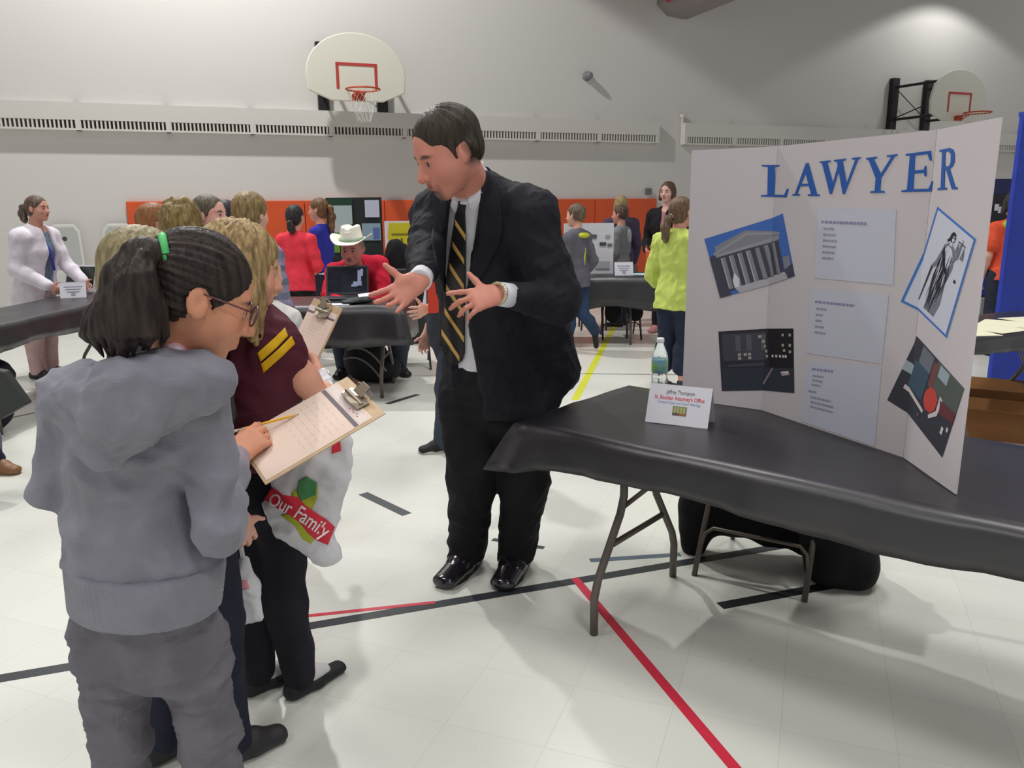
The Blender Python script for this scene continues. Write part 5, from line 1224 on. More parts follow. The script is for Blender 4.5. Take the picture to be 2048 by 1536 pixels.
law = body_of(J, 'person', 'man in a dark suit and gold striped tie gesturing with both hands', (206, 138, 120), LH, (84, 62, 46), beard=(70, 52, 46), hairline=(58, 48, 40), fat=.06, skinny=-.04, arm_i=-.022, leg_i=-.042)
eyes(J, law)
hair(J, law, (40, 35, 28), 'short', .005, .0, (62, 54, 44), 3, amp=.0025)
D_ = dims(J)
white = clothmat('shirt_white', (220, 220, 228), .7, .03, .12, 200)
sh = implicit('dress_shirt', torso_prims(J, -.012, .04)+[seg(J['nb']-Z*.02, J['nb']+(J['head']-J['nb'])*.42-Z*.01, .083, .078, None, .02), plane(J['nb']+(J['head']-J['nb'])*.3, J['head']-J['nb'])], LH, white, law, lambda V: folds(V, .002, .08, 31))
suit = clothmat('suit_cloth', (34, 34, 42), .75, .1, .25, 260)
jk = torso_prims(J, .014, .05)
hemc = at(1010, 800, 3.03)
jk.append(seg(J['pelvis']+Z*.06, hemc, (D_['hip'][0]+.02, D_['hip'][1]+.02), (D_['hip'][0]+.034, D_['hip'][1]+.03), J['S'], .04))
jk.append(plane(hemc-Z*.035, N([.12, 0, -1])))
for n_ in 'RL':
    a, e, w_ = J['sh'+n_], J['el'+n_], J['wr'+n_]
    jk += [seg(a, a*.4+e*.6, .086, .078, None, .03), seg(a*.4+e*.6, e, .078, .072, None, .02), seg(e, e+(w_-e)*.78, .07, .048, None, .03)]
jk.append(seg(at(1080, 470, 2.72), at(1120, 590, 2.66), .075, .08, None, .04)); jk.append(seg(at(1095, 620, 2.86), at(1122, 745, 2.97), .075, .08, None, .06))
cw_ = [((938, 372), 2.58, .05), ((926, 440), 2.60, .052), ((912, 520), 2.66, .048), ((907, 600), 2.72, .044), ((909, 680), 2.76, .055), ((914, 760), 2.80, .075), ((912, 860), 2.82, .11)]
pts = [at(p[0], p[1], y) for p, y, _ in cw_]
jk += chain(pts, [(r, .13) for _, _, r in cw_], np.array([1., 0, 0]), .008, -1)
jk.append(seg(J['nb']+(J['head']-J['nb'])*.1, J['head'], .075, .1, None, .01, -1))
jacket = implicit('suit_jacket', jk, LH, suit, law, lambda V: folds(V, .0065, .11, 32)+folds(V, .003, .05, 33))
for n_ in 'RL':
    w_ = J['wr'+n_]; d = N(J['el'+n_]-w_)
    MB().lathe(w_-d*.004, [(.028, 0), (.034, -.001), (.0365, .002), (.038, .05)], 22, d).build('shirt_cuff', white, law, True)
T = tree_of([jacket, sh])
lap = clothmat('suit_lapel', (30, 30, 38), .7, .08, .2, 260)
laid('lapel', [((966, 340), (986, 345)), ((962, 380), (1000, 400)), ((957, 430), (1006, 452)), ((950, 480), (1000, 492)), ((942, 530), (972, 540)), ((936, 575), (944, 580))], T, lap, law, .008, .005)
laid('lapel', [((882, 398), (902, 396)), ((868, 440), (896, 436)), ((862, 480), (892, 480)), ((872, 530), (890, 530)), ((882, 580), (888, 580))], T, lap, law, .008, .005)
laid('shirt_collar', [((930, 356), (966, 322)), ((934, 384), (968, 358)), ((936, 404), (962, 398)), ((940, 418), (950, 424))], T, white, law, .007, .003)
Ts = tree_of([sh])
tb, tg = mat('tie_black', (32, 29, 32), .55, .3), mat('tie_gold', (206, 168, 92), .5, .35)
TROWS = [((917, 402), (934, 404)), ((915, 416), (931, 419)), ((911, 428), (930, 430)), ((903, 480), (932, 482)), ((895, 540), (931, 542)), ((887, 600), (930, 604)), ((881, 660), (929, 668)), ((879, 690), (929, 706)), ((890, 712), (924, 722)), ((904, 730), (910, 732))]
tie = laid('necktie', TROWS, tree_of([sh, jacket]), tb, law, .012, .004, 16, 6, None, 8)
Tt = tree_of([tie])
def tie_edges(y):
    for a, b in zip(TROWS, TROWS[1:]):
        y0, y1 = (a[0][1]+a[1][1])/2, (b[0][1]+b[1][1])/2
        if y0 <= y <= y1: t = (y-y0)/(y1-y0); return a[0][0]+(b[0][0]-a[0][0])*t, a[1][0]+(b[1][0]-a[1][0])*t
    return None
for k in range(-2, 5):
    rows = []
    for x in np.arange(874, 938, 3.):
        yt = 517+52*k+1.5*(x-893); ed = tie_edges(yt+5)
        if ed and ed[0]+.5 <= x <= ed[1]-.5: rows.append(((x, yt), (x, yt+12)))
    if len(rows) > 2: laid('stripe', rows, Tt, tg, tie, .0045, .0006, 3, 1, None, 2)
tr = [seg(J['pelvis']-Z*.05, J['pelvis']+Z*.08, (D_['hip'][0]+.006, D_['hip'][1]+.006), (D_['hip'][0]+.004, D_['hip'][1]+.004), J['S'], .04)]
for n_ in 'RL':
    h_, k_, a = J['hip'+n_], J['kn'+n_], J['an'+n_]
    tr += [seg(h_, k_, .122, .098, None, .03), seg(k_, a+Z*.04, .096, .084, None, .03), seg(a+Z*.04, a-Z*.04+N(J['toe'+n_])*.03, .08, .078, None, .02)]
tr.append(plane((0, 0, .045), (0, 0, -1)))
implicit('suit_trousers', tr, .006, clothmat('suit_trouser', (27, 26, 30), .8, .1, .25, 220), law, lambda V: folds(V, .005, .1, 34, 9, (0, 0, 1.)))
shoes(J, law, mat('patent_leather', (30, 28, 34), .16, .6, coat=.5), mat('sole_black', (22, 21, 22), .6), .0055, 'dress_shoe', 0., .172, .031)
# wrist watch and cuffs
wl_ = J['wrL']; d = N(J['elL']-wl_); a = N(np.cross(d, Z)); b_ = np.cross(d, a); c = wl_+d*-.012
MB().tube([c+(a*math.cos(t*PI/12)*.036+b_*math.sin(t*PI/12)*.031) for t in range(25)], .006, 8, False).build('wrist_watch', mat('watch_steel', (206, 200, 170), .25, .6, metal=.7), law, True)
# ================================================================== clipboard data
CC = np.array([-.4937, 1.8556, .9509]); CXa = np.array([.5503, -.8042, -.2248]); CYa = np.array([.8046, .4387, .4002]); CNa = np.array([-.2232, -.4011, .8884])
def onclip(x, y, off=0.):
    d = ray(x, y); t = ((CC+CNa*off-CO)@CNa)/(d@CNa); return CO+d*t
# ================================================================== girl in the grey hoodie
G = dict(H=1.46, bulk=1.06, F=N([.36, .93, 0])); G['S'] = np.cross(G['F'], Z)
G['pelvis'] = at(292, 1190, 1.45); G['waist'] = at(256, 1050, 1.45); G['chest'] = at(258, 915, 1.45); G['up'] = at(288, 830, 1.45); G['nb'] = at(345, 760, 1.46)
G['head'] = at(404, 596, 1.45); G['hs'] = .226; G['hF'] = N([.8, .42, -.38]); G['hU'] = N([.25, .1, 1])
G['shR'] = at(398, 822, 1.43); G['shL'] = at(152, 818, 1.48); G['elR'] = at(438, 1060, 1.38); G['elL'] = at(106, 978, 1.44)
G['wrR'] = onclip(470, 914, .036); G['wrL'] = np.array([-.775, 1.71, .86])
G['hipR'] = at(372, 1255, 1.47); G['hipL'] = at(222, 1250, 1.47); G['knR'] = at(418, 1470, 1.47); G['knL'] = at(238, 1470, 1.47)
G['anR'] = np.array([G['knR'][0]+.02, 1.46, .07]); G['anL'] = np.array([G['knL'][0]+.01, 1.44, .07]); G['toeR'] = N([.35, 1, 0]); G['toeL'] = N([.2, 1, 0])
fg = onclip(528, 862, .034)
G['handR'] = dict(d=fg-G['wrR'], n=(-.4, .45, -.8), t=(-.55, .2, .8), L=.165, curl=(.42, .62, .78, .85), spread=.06, thumb=(.85, .35, .5), tcurl=.35)
G['handL'] = dict(d=(.55, .75, .1), n=(.1, .3, .9), t=(-.7, .6, 0), L=.15, curl=(.25, .3, .3, .3))
g1 = body_of(G, 'person', 'girl in a grey hoodie with dark ponytail writing on a clipboard', (206, 143, 113), .005, (40, 32, 28), skinny=-.04, arm_i=-.022, leg_i=-.042)
eyes(G, g1, (50, 36, 28))
Hd = G['Hd']; hm_ = hairmat((30, 25, 23), (58, 48, 44)); hs = Hd.hs
def hd_(V):
    s, f, u = Hd.loc(V); ww = np.clip(.2+(.16-f)*4, .1, 1); r = np.sqrt((f+.46)**2*0+s*s+(u-.12)**2); ang = np.arctan2(u-.12, s+.0001)
    return ww*.0022*(np.sin(ang*34+f*4)+.6*np.sin(ang*61+f*7)+.5*np.sin(ang*17))
pr = [Hd.e(0, -.085, .15, (.35, .43, .385), .05), Hd.e(0, -.22, -.02, (.3, .25, .26), .09), Hd.e(0, .5, -.2, (.33, .34, .52), .05, -1), Hd.e(0, .25, -.62, (.5, .42, .4), .06, -1)]
for s in (-1, 1): pr += [Hd.e(s*.38, -.05, -.06, (.12, .13, .16), .03, -1), Hd.e(s*.36, .06, -.26, (.16, .3, .17), .04, -1)]
for s in (-1, 1): pr += [Hd.g((s*.315, .1, .1), (s*.325, .05, -.06), .025, .012, .04)]
h1 = implicit('hair', pr, .0045, hm_, g1, hd_, 2)
tiep = Hd.P(-.02, -.5, .17)
tp = at(318, 508, 1.40)
tiep = tp
tl = [seg(tp+np.array([.012, .004, 0]), at(290, 507, 1.375), .022, .03, None, .008)]
core = [(300, 508, 1.39, .02), (276, 516, 1.375, .028), (254, 558, 1.362, .038), (246, 616, 1.362, .044), (246, 656, 1.362, .034), (254, 690, 1.36, .012)]
tl += chain([at(a_, b__, c_) for a_, b__, c_, _ in core], [r for *_, r in core], None, .012)
rq = random.Random(12)
for i in range(17):
    v = -1+2*i/16.; jx = rq.uniform(-8, 8); ln = 722-24*abs(v+.1)**1.6+rq.uniform(-18, 10); nr = math.sqrt(max(0, 1-v*v))
    P_ = [at(304, 507+v*3, 1.38-.012*nr), at(282+v*14, 510+v*2+6*(v < 0)-2, 1.372-.03*nr), at(256+v*(36 if v < 0 else 44), 554-v*(30 if v < 0 else 6), 1.352-.045*nr), at(247+v*(64 if v < 0 else 72)+jx*.4, 614+abs(v)*(16 if v < 0 else 4), 1.35-.052*nr), at(247+v*76+jx, 668, 1.35-.048*nr), at(254+v*52+jx*2, ln, 1.348-.025*nr)]
    r = rq.uniform(.0085, .0125); tl += chain(P_, [r*.6, r*.8, r*1.1, r*1.15, r*.95, .0025], None, .0012)
def td(V): return .0006*(np.sin(V[:, 0]*420+V[:, 2]*60+2*np.sin(V[:, 2]*22))+.8*np.sin(V[:, 0]*230-V[:, 2]*50+V[:, 1]*90)+.5*np.sin(V[:, 0]*700+V[:, 2]*90))
implicit('ponytail', tl, .0038, hm_, h1, td, 0)
ax = N(Hd.P(0, 0, 0)-tp); ax = N(np.array([.8, .3, .1])); a = N(np.cross(ax, Z)); b_ = np.cross(ax, a)
MB().tube([tp+ax*.012+(a*math.cos(t*PI/12)+b_*math.sin(t*PI/12))*.029 for t in range(25)], .0075, 10, False).build('hair_tie', mat('tie_green', (84, 190, 110), .55, .4), h1, True)
# glasses
gm_ = mat('frame_plum', (92, 52, 58), .35, .5)
b = MB()
for s in (-1, 1):
    b.tube([Hd.P(s*.355, -.05, .06), Hd.P(s*.34, .15, .05), Hd.P(s*.28, .36, .035)], .0018, 6)
    b.tube([Hd.P(s*(.15+.12*math.cos(t*PI/10)), .405-.03*abs(.15+.12*math.cos(t*PI/10)), .0+.085*math.sin(t*PI/10)) for t in range(21)], .002, 6, False)
b.tube([Hd.P(-.04, .41, .03), Hd.P(.04, .41, .03)], .002, 6); b.build('eyeglasses', gm_, g1, True)
# hoodie
grey = clothmat('hoodie_grey', (128, 128, 139), .95, .07, .35, 320, sheen=.15)
D_ = dims(G); S1 = G['S']
hp = [seg(G['waist'], G['chest'], (.122, .106), (.124, .104), S1, .05), seg(G['chest'], G['up'], (.124, .104), (.135, .09), S1, .05), seg(G['up'], G['nb'], (.11, .08), (.07, .066), S1, .05)]
for n_ in 'RL': hp.append(seg(G['up']*.6+G['nb']*.4, G['sh'+n_], .062, .06, None, .05))
hp += [seg(G['waist'], at(290, 1130, 1.45), (.122, .106), (.162, .118), S1, .05), seg(at(290, 1130, 1.45), at(290, 1220, 1.45), (.16, .117), (.152, .112), S1, .02), plane(at(290, 1203, 1.45), (0, 0, -1))]
for n_, wr in (('R', .9), ('L', .95)):
    a, e, w_ = G['sh'+n_], G['el'+n_], G['wr'+n_]
    hp += [seg(a, a*.6+e*.4, .06, .054, None, .03), seg(a*.6+e*.4, e, .054, .049, None, .009), seg(e, e+(w_-e)*.6, .05, .044, None, .012), seg(e+(w_-e)*.6, e+(w_-e)*wr, .046, .036, None, .02)]
# the hood lying on the back
hd0 = []
bkn = -G['F']
A_, B_, C_ = at(128, 790, 1.37), at(425, 760, 1.38), at(212, 900, 1.31)
mid = at(250, 785, 1.31)
hd0 += [seg(A_, C_, (.05, .03), (.028, .022), None, .02), seg(B_, C_, (.045, .03), (.028, .022), None, .02), seg(A_*.8+mid*.2, mid, .045, .05, None, .04), seg(B_*.8+mid*.2, mid, .045, .05, None, .04),
        seg(mid, at(220, 850, 1.31), .055, .045, None, .04), seg(at(220, 850, 1.31), C_, .05, .03, None, .03), seg(at(330, 770, 1.32), at(250, 860, 1.31), .045, .04, None, .04), seg(at(170, 800, 1.33), at(200, 860, 1.31), .04, .035, None, .04), seg(at(375, 775, 1.34), at(290, 830, 1.315), .035, .035, None, .04),
        seg(at(255, 742, 1.345), at(330, 735, 1.36), .028, .026, None, .02), seg(at(255, 742, 1.345), at(165, 752, 1.37), .028, .026, None, .02), seg(at(330, 735, 1.36), at(395, 722, 1.40), .026, .026, None, .02), seg(at(395, 722, 1.40), at(420, 740, 1.46), .026, .026, None, .02)]
for p_, q_, r_ in (((330, 760, 1.312), (215, 782, 1.288), .012), ((205, 770, 1.31), (150, 800, 1.33), .012), ((360, 765, 1.325), (300, 800, 1.29), .011), ((140, 850, 1.33), (205, 868, 1.285), .01), ((235, 800, 1.275), (330, 790, 1.295), .009)):
    hd0.append(seg(at(*p_), at(*q_), r_, r_*.6, None, .014))
crease = [seg(at(330, 742, 1.262), at(215, 758, 1.262), .004, .006, None, .016, -1), seg(at(120, 840, 1.285), at(200, 870, 1.262), .003, .006, None, .014, -1), seg(at(290, 738, 1.262), at(250, 790, 1.255), .004, .003, None, .012, -1)]
neckhole = [seg(at(338, 725, 1.42), at(368, 650, 1.44), .05, .06, None, .012, -1)]
hood = implicit('hood', hd0+neckhole, .005, grey, None, lambda V: folds(V, .008, .09, 41)+folds(V, .004, .045, 45))
hoodie = implicit('hoodie', hp+neckhole, .005, grey, g1, lambda V: folds(V, .010, .14, 42, 9, (.3, .2, 1))+folds(V, .003, .06, 43))
hood.parent = hoodie
# ribbed band and cuff
bandc, bande = at(290, 1108, 1.45), at(290, 1206, 1.45)
def rib(V): q = np.arctan2((V-bandc)@S1, (V-bandc)@G['F']); return .0008*np.sin(q*150)
implicit('hem_band', [seg(at(290, 1120, 1.45), at(290, 1230, 1.45), (.167, .124), (.157, .118), S1, .02), plane(bande, (0, 0, -1)), plane(at(290, 1112, 1.45), (0, 0, 1.))], .005, grey, hoodie, rib)
w_, e = G['wrR'], G['elR']; implicit('cuff', [seg(e+(w_-e)*.84, e+(w_-e)*.96, .036, .034, None, .01)], .004, clothmat('cuff_pinkish', (150, 140, 150), .95), hoodie)
implicit('plaid_collar', [seg(at(292, 728, 1.385), at(350, 704, 1.39), .014, .013, None, .02), seg(at(350, 704, 1.39), at(388, 716, 1.43), .013, .011, None, .02), seg(at(292, 728, 1.385), at(215, 740, 1.37), .014, .012, None, .02)], .005, mat('plaid_pink', (206, 84, 112), .85, .2, rgb2=(214, 214, 226), vscale=26), g1)
# trousers
greyp = clothmat('cord_grey', (108, 106, 114), .9, .08, .35, 200)
tp_ = [seg(at(292, 1130, 1.45), at(296, 1275, 1.47), (.14, .105), (.15, .115), S1, .03)]
for n_ in 'RL':
    h_, k_, a = G['hip'+n_], G['kn'+n_], G['an'+n_]
    tp_ += [seg(h_-Z*.02, k_, .088, .064, None, .025), seg(k_, a+Z*.02, .064, .058, None, .02)]
tp_.append(plane((0, 0, .03), (0, 0, -1)))
implicit('trousers', tp_, .0055, greyp, g1, lambda V: folds(V, .01, .1, 44, 9, (.5, .1, 1))+folds(V, .003, .04, 46))
shoes(G, g1, mat('shoe_dark', (44, 42, 46), .5), mat('sole_white', (206, 200, 190), .6), .006)
# ------------------------------------------------------------------ clipboard, sheet, pencil
def clipboard(C, X, Y, Nn, w, l, label, clip_lab=None):
    t = empty('clipboard', C, label, 'clipboard')
    P = lambda x, y, z: C+X*x+Y*y+Nn*z
    b = MB(); b.box(P(0, 0, -.0015), (w, l, .003), ax=(X, Y, Nn)); b.build('board', mat('hardboard', (196, 170, 136), .6, .3, var=.05, vscale=40), t, False, .001)
    b = MB(); ms = [mat('worksheet', (228, 206, 192), .75, .25), ink('band', (110, 100, 108)), ink('header', (222, 210, 206)), ink('faint', (214, 194, 184)), ink('redmark', (196, 90, 84))]
    b.cur = 0; b.box(P(-.004*w/.229, -.012, .0006), (w*.95, l*.88, .0008), ax=(X, Y, Nn))
    b.cur = 1; b.box(P(-.004, l*.27, .0012), (w*.93, l*.035, .0003), ax=(X, Y, Nn)); b.cur = 2; b.box(P(-.004, l*.335, .0012), (w*.9, l*.07, .0003), ax=(X, Y, Nn))
    rr = random.Random(3); b.cur = 3
    for k in range(7):
        for q in range(6): b.box(P(-w*.36+q*w*.13, l*(.2-.055*k), .0012), (w*.1*rr.uniform(.5, 1), l*.008, .0002), ax=(X, Y, Nn))
    b.cur = 4
    for k in range(5): b.box(P(w*(.1+.05*k), l*(.325+.01*(k % 2)), .0015), (w*.02, l*.012, .0002), ax=(X, Y, Nn))
    b.build('worksheet', ms, t)
    st = mat('clip_steel', (150, 138, 122), .35, .5, metal=.6); h = l/2
    b = MB(); b.prism([P(-w*.22, h-.012, .003), P(w*.22, h-.012, .003), P(w*.22, h-.045, .006), P(w*.12, h-.05, .016), P(-w*.12, h-.05, .016), P(-w*.22, h-.045, .006)], Nn*.0025)
    b.prism([P(-w*.1, h-.02, .012), P(w*.1, h-.02, .012), P(w*.085, h+.012, .022), P(-w*.085, h+.012, .022)], Nn*.002)
    b.tube([P(-w*.2, h-.03, .008), P(w*.2, h-.03, .008)], .006, 10); b.tube([P(-w*.18, h-.005, .004), P(-w*.18, h+.004, .014), P(-w*.07, h+.008, .018)], .002, 6); b.tube([P(w*.18, h-.005, .004), P(w*.18, h+.004, .014), P(w*.07, h+.008, .018)], .002, 6)
    b.build('clip', st, t, False, .0008)
    return t
clipboard(CC, CXa, CYa, CNa, .229, .318, 'brown clipboard with worksheet held by the girl in the grey hoodie')
t0, t1 = onclip(598, 828, .002), onclip(463, 864, .05)
pe = empty('pencil', t0, 'yellow pencil in the hand of the girl in the grey hoodie', 'pencil')
d = N(t1-t0)
MB().lathe(t0, [(.0004, 0), (.001, .004)], 8, d).build('lead', mat('lead', (40, 40, 44), .5), pe)
MB().lathe(t0+d*.004, [(.001, 0), (.0036, .014)], 6, d).build('sharpened_wood', mat('wood_tip', (214, 176, 130), .7), pe)
LP = np.linalg.norm(t1-t0)
MB().lathe(t0+d*.018, [(.0037, 0), (.0037, LP-.045)], 6, d).build('shaft', mat('pencil_yellow', (226, 172, 40), .4, .4), pe)
MB().lathe(t0+d*(LP-.027), [(.0038, 0), (.0038, .013)], 10, d).build('ferrule', mat('ferrule', (180, 176, 160), .3, .5, metal=.7), pe)
MB().lathe(t0+d*(LP-.014), [(.0037, 0), (.0036, .012), (.002, .014)], 10, d).build('eraser', mat('eraser', (214, 200, 196), .8), pe)
# ================================================================== girl in the maroon jersey
K = dict(H=1.46, bulk=1.0, F=N([.62, .78, 0])); K['S'] = np.cross(K['F'], Z)
K['pelvis'] = at(524, 955, 2.24); K['waist'] = at(508, 860, 2.18); K['chest'] = at(505, 750, 2.11); K['up'] = at(506, 680, 2.09); K['nb'] = at(496, 640, 2.06)
K['head'] = at(484, 540, 2.02); K['hs'] = .226; K['hF'] = N([.82, .5, -.2]); K['hU'] = N([.1, .05, 1])
K['shR'] = at(552, 690, 2.04); K['shL'] = at(462, 678, 2.18); K['elR'] = at(652, 812, 2.08); K['wrR'] = at(640, 752, 2.24); K['elL'] = K['shL']+np.array([-.04, .06, -.22]); K['wrL'] = K['elL']+np.array([.1, .17, .02])
K['hipR'] = at(552, 985, 2.24); K['hipL'] = at(496, 985, 2.28); K['anR'] = gz(598, 1398)+Z*.068+np.array([.0, .03, 0]); K['anL'] = gz(514, 1392)+Z*.068+np.array([.0, .03, 0])
K['knR'] = at(570, 1130, 2.24); K['knL'] = at(508, 1130, 2.26); K['toeR'] = N([.62, .78, 0]); K['toeL'] = N([.7, .7, 0])
K['handR'] = dict(d=at(622, 706, 2.34)-K['wrR'], n=(-.9, .3, .2), t=(0, -.4, 1), L=.15, curl=(.9, 1., 1., 1.), spread=.05, thumb=(.8, .5, .3))
g2 = body_of(K, 'person', 'blonde girl in a maroon jersey with yellow sleeve stripes holding a clipboard and plastic bag', (220, 160, 136), .0055, (120, 96, 64))
eyes(K, g2)
Hk = K['Hd']; e_, g_k = Hk.e, Hk.g
pr = hair_cap(Hk, 'full', .02)
pr += [g_k((.3, -.05, .15), (.37, -.02, -.25), (.1, .17), (.12, .17), .06), g_k((.37, -.02, -.25), (.33, .06, -.62), (.11, .16), (.09, .12), .06), g_k((.33, .06, -.62), (.3, .2, -.78), .08, .03, .05), g_k((.36, -.15, -.3), (.3, -.1, -.85), .1, .03, .05), g_k((.3, .15, .1), (.35, .17, -.3), .05, .05, .05), g_k((.35, .17, -.3), (.3, .24, -.72), .05, .02, .04),
       g_k((-.3, -.05, .15), (-.36, -.02, -.6), (.1, .16), (.08, .1), .06), g_k((0, -.33, 0), (0, -.36, -.65), (.33, .14), (.24, .08), .08), g_k((.15, -.36, -.4), (.2, -.34, -.8), .08, .02, .05)]
def hk(V):
    s, f, u = Hk.loc(V); ang = np.arctan2(s, -f); return .003*(np.sin(ang*26+u*4)+.6*np.sin(ang*47-u*6)+.5*np.sin(f*40+u*5))
implicit('hair', pr, .005, hairmat((118, 96, 64), (182, 156, 110)), g2, hk)
maroon = clothmat('maroon_jersey', (86, 36, 50), .7, .08, .25, 200)
D_ = dims(K)
mj = torso_prims(K, .018, .04)+[seg(K['pelvis'], K['pelvis']-Z*.03, (D_['hip'][0]+.018, D_['hip'][1]+.018), (D_['hip'][0]+.02, D_['hip'][1]+.02), K['S'], .03), plane(at(520, 936, 2.14), (0, 0, -1))]
slv = K['shR']+(K['elR']-K['shR'])*.24
mj += [seg(K['shR'], slv, .05, .052, None, .03), plane(slv, N(K['elR']-K['shR'])) if False else seg(K['shR'], K['shR']+Z*.01, .05, .05, None, .03), seg(K['shL'], K['shL']+(K['elL']-K['shL'])*.5, .06, .066, None, .03)]
mj.append(seg(K['nb']+Z*.03, K['nb']+Z*.09, .05, .06, None, .01, -1))
jer = implicit('jersey', mj, .0055, maroon, g2, lambda V: folds(V, .005, .09, 51))
Tj = tree_of([jer]); yel = mat('stripe_yellow', (216, 170, 20), .6, .3)
laid('sleeve_stripe', [((515, 706), (521, 724)), ((545, 679), (552, 697)), ((570, 655), (576, 672))], Tj, yel, g2, .004, .002, 4, 6)
laid('sleeve_stripe', [((522, 728), (527, 746)), ((556, 699), (562, 715)), ((583, 672), (590, 688))], Tj, yel, g2, .004, .002, 4, 6)
jeans = clothmat('black_jeans', (34, 33, 42), .85, .1, .3, 220)
trousers(K, g2, jeans, 'jeans', .014, .006, .004, .08, 52, .006, top=.35)
for n_ in 'RL':
    a = K['an'+n_]; dd = N(K['toe'+n_]); s = np.cross(dd, Z); g = np.array([a[0], a[1], .002])
    fs = implicit('ballet_flat', [seg(g-dd*.03+Z*.022, g+dd*.05+Z*.02, (.032, .03), (.036, .022), s, .02), seg(g+dd*.05+Z*.018, g+dd*.15+Z*.016, (.036, .022), (.03, .017), s, .02), ell(g+dd*.06+Z*.062, (.028, .06, .028), np.array([s, dd, Z]), .006, -1), plane(g+Z*.003, (0, 0, -1))], .0045, mat('flat_black', (30, 29, 32), .6), g2)
    implicit('sock', [seg(a, a+dd*.05-Z*.02, .03, .026, None, .02), seg(a+dd*.04-Z*.018, a+dd*.09-Z*.032, .027, .02, None, .02)], .005, mat('sock_white', (208, 204, 206), .9), g2)
# second clipboard
k6 = .6
q = [CO+(np.array(v)-CO)*k6 for v in ((-1.0387, 4.1669, 1.0101), (-.8622, 4.027, .9682), (-.9952, 3.9419, .6921), (-1.1717, 4.0818, .734))]
C2 = sum(q)/4; X2 = N(q[1]-q[0]); Y2 = N(q[0]-q[3]); N2 = np.cross(X2, Y2)
clipboard(C2, X2, Y2, N2, np.linalg.norm(q[1]-q[0]), np.linalg.norm(q[0]-q[3]), 'small clipboard held up by the girl in the maroon jersey')
# plastic bags
plast = mat('bag_film', (226, 226, 232), .4, .45, trans=.12, bump=.15, bscale=30)
def bag(name, pts, label, handle, seed, amp=.009):
    t = empty(name, pts[0][0], label, 'bag')
    X = np.array([1., 0, 0])
    L = []
    for i in range(len(pts)-1): L.append(seg(pts[i][0], pts[i+1][0], (pts[i][1], pts[i][2]), (pts[i+1][1], pts[i+1][2]), X, .03))
    o = implicit('bag_body', L, .0055, plast, t, lambda V: folds(V, amp, .12, seed)+folds(V, amp*.4, .05, seed+1))
    for hpts in handle: MB().tube(hpts, .006, 6).build('handle', plast, t, True)
    return t, o
hpos = K['wrR']
t, bo = bag('plastic_bag', [(at(648, 742, 2.2), .018, .014), (at(656, 800, 2.12), .034, .02), (at(668, 880, 2.1), .05, .025), (at(648, 940, 2.08), .092, .032), (at(600, 1000, 2.07), .108, .036), (at(612, 1050, 2.07), .1, .036), (at(652, 1105, 2.08), .05, .03), (at(660, 1120, 2.08), .04, .02)], 'white plastic grocery bag with red ribbon logo hanging from the maroon jersey girl\'s wrist', [[hpos+np.array([-.02, .02, .01]), at(640, 745, 2.21)], [hpos+np.array([.02, .01, .01]), at(658, 748, 2.2)]], 61)
Tb = tree_of([bo])
def bagshape(name, poly_rows, m, off, lab=None):
    o = laid(name, poly_rows, Tb, m, t, off, .0006, 12, 5, None, 4)
    if lab: o['label'] = lab
    return o
bagshape('printed_blob', [((583, 985), (620, 958)), ((588, 1008), (636, 975)), ((606, 1016), (634, 996)), ((618, 1022), (626, 1016))], mat('logo_lime', (170, 178, 50), .6), .003)
bagshape('printed_blob', [((596, 962), (612, 953)), ((594, 985), (634, 966)), ((602, 1002), (632, 990))], mat('logo_green', (76, 140, 90), .6), .004)
bagshape('printed_blob', [((560, 1030), (580, 1026)), ((590, 1052), (600, 1040)), ((604, 1078), (614, 1064)), ((622, 1088), (630, 1076))], mat('logo_lime', (170, 178, 50), .6), .003)
bagshape('ribbon_logo', [((528, 998), (544, 974)), ((550, 1014), (566, 990)), ((572, 1026), (596, 994)), ((598, 1044), (612, 1012)), ((618, 1068), (636, 1028)), ((632, 1080), (654, 1040)), ((656, 1090), (670, 1054))], mat('logo_red', (214, 44, 66), .6), .005, 'red ribbon reading Our Family')
bagshape('printed_blob', [((664, 886), (680, 882)), ((663, 908), (682, 902))], mat('logo_red', (214, 44, 66), .6), .004)
def bag_text(s, a, b_, size, width):
    """white lettering along the ribbon, from picture point a to b_"""
    V, Fc = text_mesh(s, 1., None, None, None, bold=.012, shear=.0, align='LEFT')
    V = V-np.array([V[:, 0].min(), (V[:, 1].min()+V[:, 1].max())/2, 0]); V = V/V[:, 0].max()
    a, b_ = np.array(a, float), np.array(b_, float); X = b_-a; Yv = np.array([-X[1], X[0]]); W = []
    hgt = V[:, 1].max()-V[:, 1].min()
    for v in V:
        p = a+X*v[0]-Yv*v[1]/hgt*size
        h, d = cast(Tb, *p); W.append((h, d))
    med = np.median([h for h, _ in W if h is not None] or [2.4])
    P = [CO+np.array(d)*((h if h is not None and abs(h-med) < .03 else med)-.012) for h, d in W]
    o = mesh('lettering', P, Fc, mat('logo_white', (232, 226, 226), .6), t)
bag_text('Our', (540, 996), (584, 1018), .55, 1); bag_text('Family', (592, 1026), (654, 1070), .5, 1)
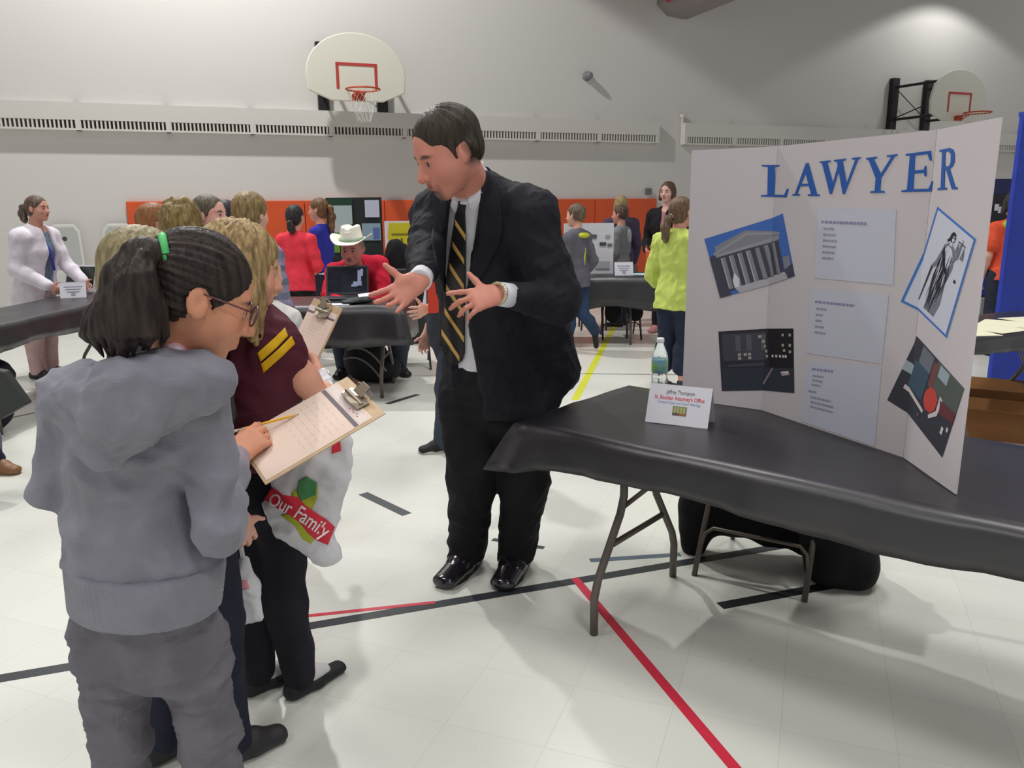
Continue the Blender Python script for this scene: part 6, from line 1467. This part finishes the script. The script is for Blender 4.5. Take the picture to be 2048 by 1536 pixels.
# ================================================================== third student, mostly hidden
Q = stand(-.87, 1.97, (.62, .78), 1.44, 1.0)
Q['head'] = at(296, 556, 1.95); Q['hs'] = .222; Q['hF'] = N([.7, .66, -.25]); Q['hU'] = N([.15, .1, 1]); Q['nb'] = Q['head']-Z*.15-Q['F']*.03; Q['up'] = Q['nb']*.6+Q['up']*.4
Q['anL'] = gz(338, 1528)+Z*.068+np.array([-.02, .03, 0]); Q['anR'] = gz(488, 1522)+Z*.068+np.array([-.03, .0, 0]); Q['toeR'] = N([.7, .6, 0])
for n_ in 'RL': Q['kn'+n_] = (Q['hip'+n_]+Q['an'+n_])/2+np.array([.01, .02, 0])
bend(Q, 'R', (.03, .0, -.17), (.02, .04, -.3))
g3 = body_of(Q, 'person', 'fair-haired student in dark jeans mostly hidden beyond the girl in the grey hoodie', SK, .008, (120, 100, 70))
eyes(Q, g3); hair(Q, g3, (112, 100, 74), 'bob', .007, .02, (158, 146, 110), 5)
shirt(Q, g3, cm_('charcoal_top', (60, 60, 66)), 'top', 'short', .47, .014, .008); trousers(Q, g3, clothmat('dark_navy_jeans', (40, 42, 56)), 'jeans', .012, .007); shoes(Q, g3, mat('shoe_dark', (44, 42, 46), .5), None, .007)
t, bo2 = bag('plastic_bag', [(at(487, 1120, 2.0), .02, .015), (at(484, 1170, 2.0), .05, .03), (at(486, 1230, 2.0), .06, .03)], 'white plastic bag with pink print hanging between the hoodie girl and the maroon jersey girl', [[Q['wrR']+np.array([0, 0, -.05]), at(486, 1115, 2.0)]], 71, .005)
T2 = tree_of([bo2]); laid('printed_blob', [((468, 1162), (494, 1160)), ((470, 1180), (500, 1178))], T2, mat('logo_pink', (222, 150, 156), .6), t, .003, .0006, 6, 3)
# ------------------------------------------------------------------ light
w = bpy.data.worlds.new('world'); sc.world = w; w.use_nodes = True
bg = w.node_tree.nodes['Background']; bg.inputs['Color'].default_value = (1.0, .985, .985, 1); bg.inputs['Strength'].default_value = .55
def area(x, y, z, sx, sy, e, rot=(0, 0, 0), col=(1, .985, .965), spread=125):
    l = bpy.data.lights.new('ceiling_lamp', 'AREA'); l.shape = 'RECTANGLE'; l.size = sx; l.size_y = sy; l.energy = e; l.color = col; l.spread = math.radians(spread)
    o = bpy.data.objects.new('ceiling_lamp', l); COL.objects.link(o); o.location = (x, y, z); o.rotation_euler = rot; return o
def spot(p, e, ang=130, blend=.08, size=.15, aim=None):
    l = bpy.data.lights.new('high_bay_lamp', 'SPOT'); l.energy = e; l.spot_size = math.radians(ang); l.spot_blend = blend; l.shadow_soft_size = size; l.color = (1, .985, .965)
    o = bpy.data.objects.new('high_bay_lamp', l); COL.objects.link(o); o.location = tuple(p); return o
for x, y, e in ((-3., -1.8, 85), (2., -1.8, 85), (-2.5, 2., 50), (1.5, 2., 50), (-3.5, 6, 70), (.8, 6, 70), (5., 5.5, 60)):
    area(x, y, 5.9, 1.3, 1.3, e)
spot(wp(-4.6, 7.9, 2.5), 1450, 129.5, .06)
spot(wp(8.8, 5.65, 1.2), 110, 130, .1)
vs = sc.view_settings; vs.view_transform = 'Standard'; vs.look = 'None'; vs.gamma = 1.; vs.exposure = -.06; vs.use_curve_mapping = False
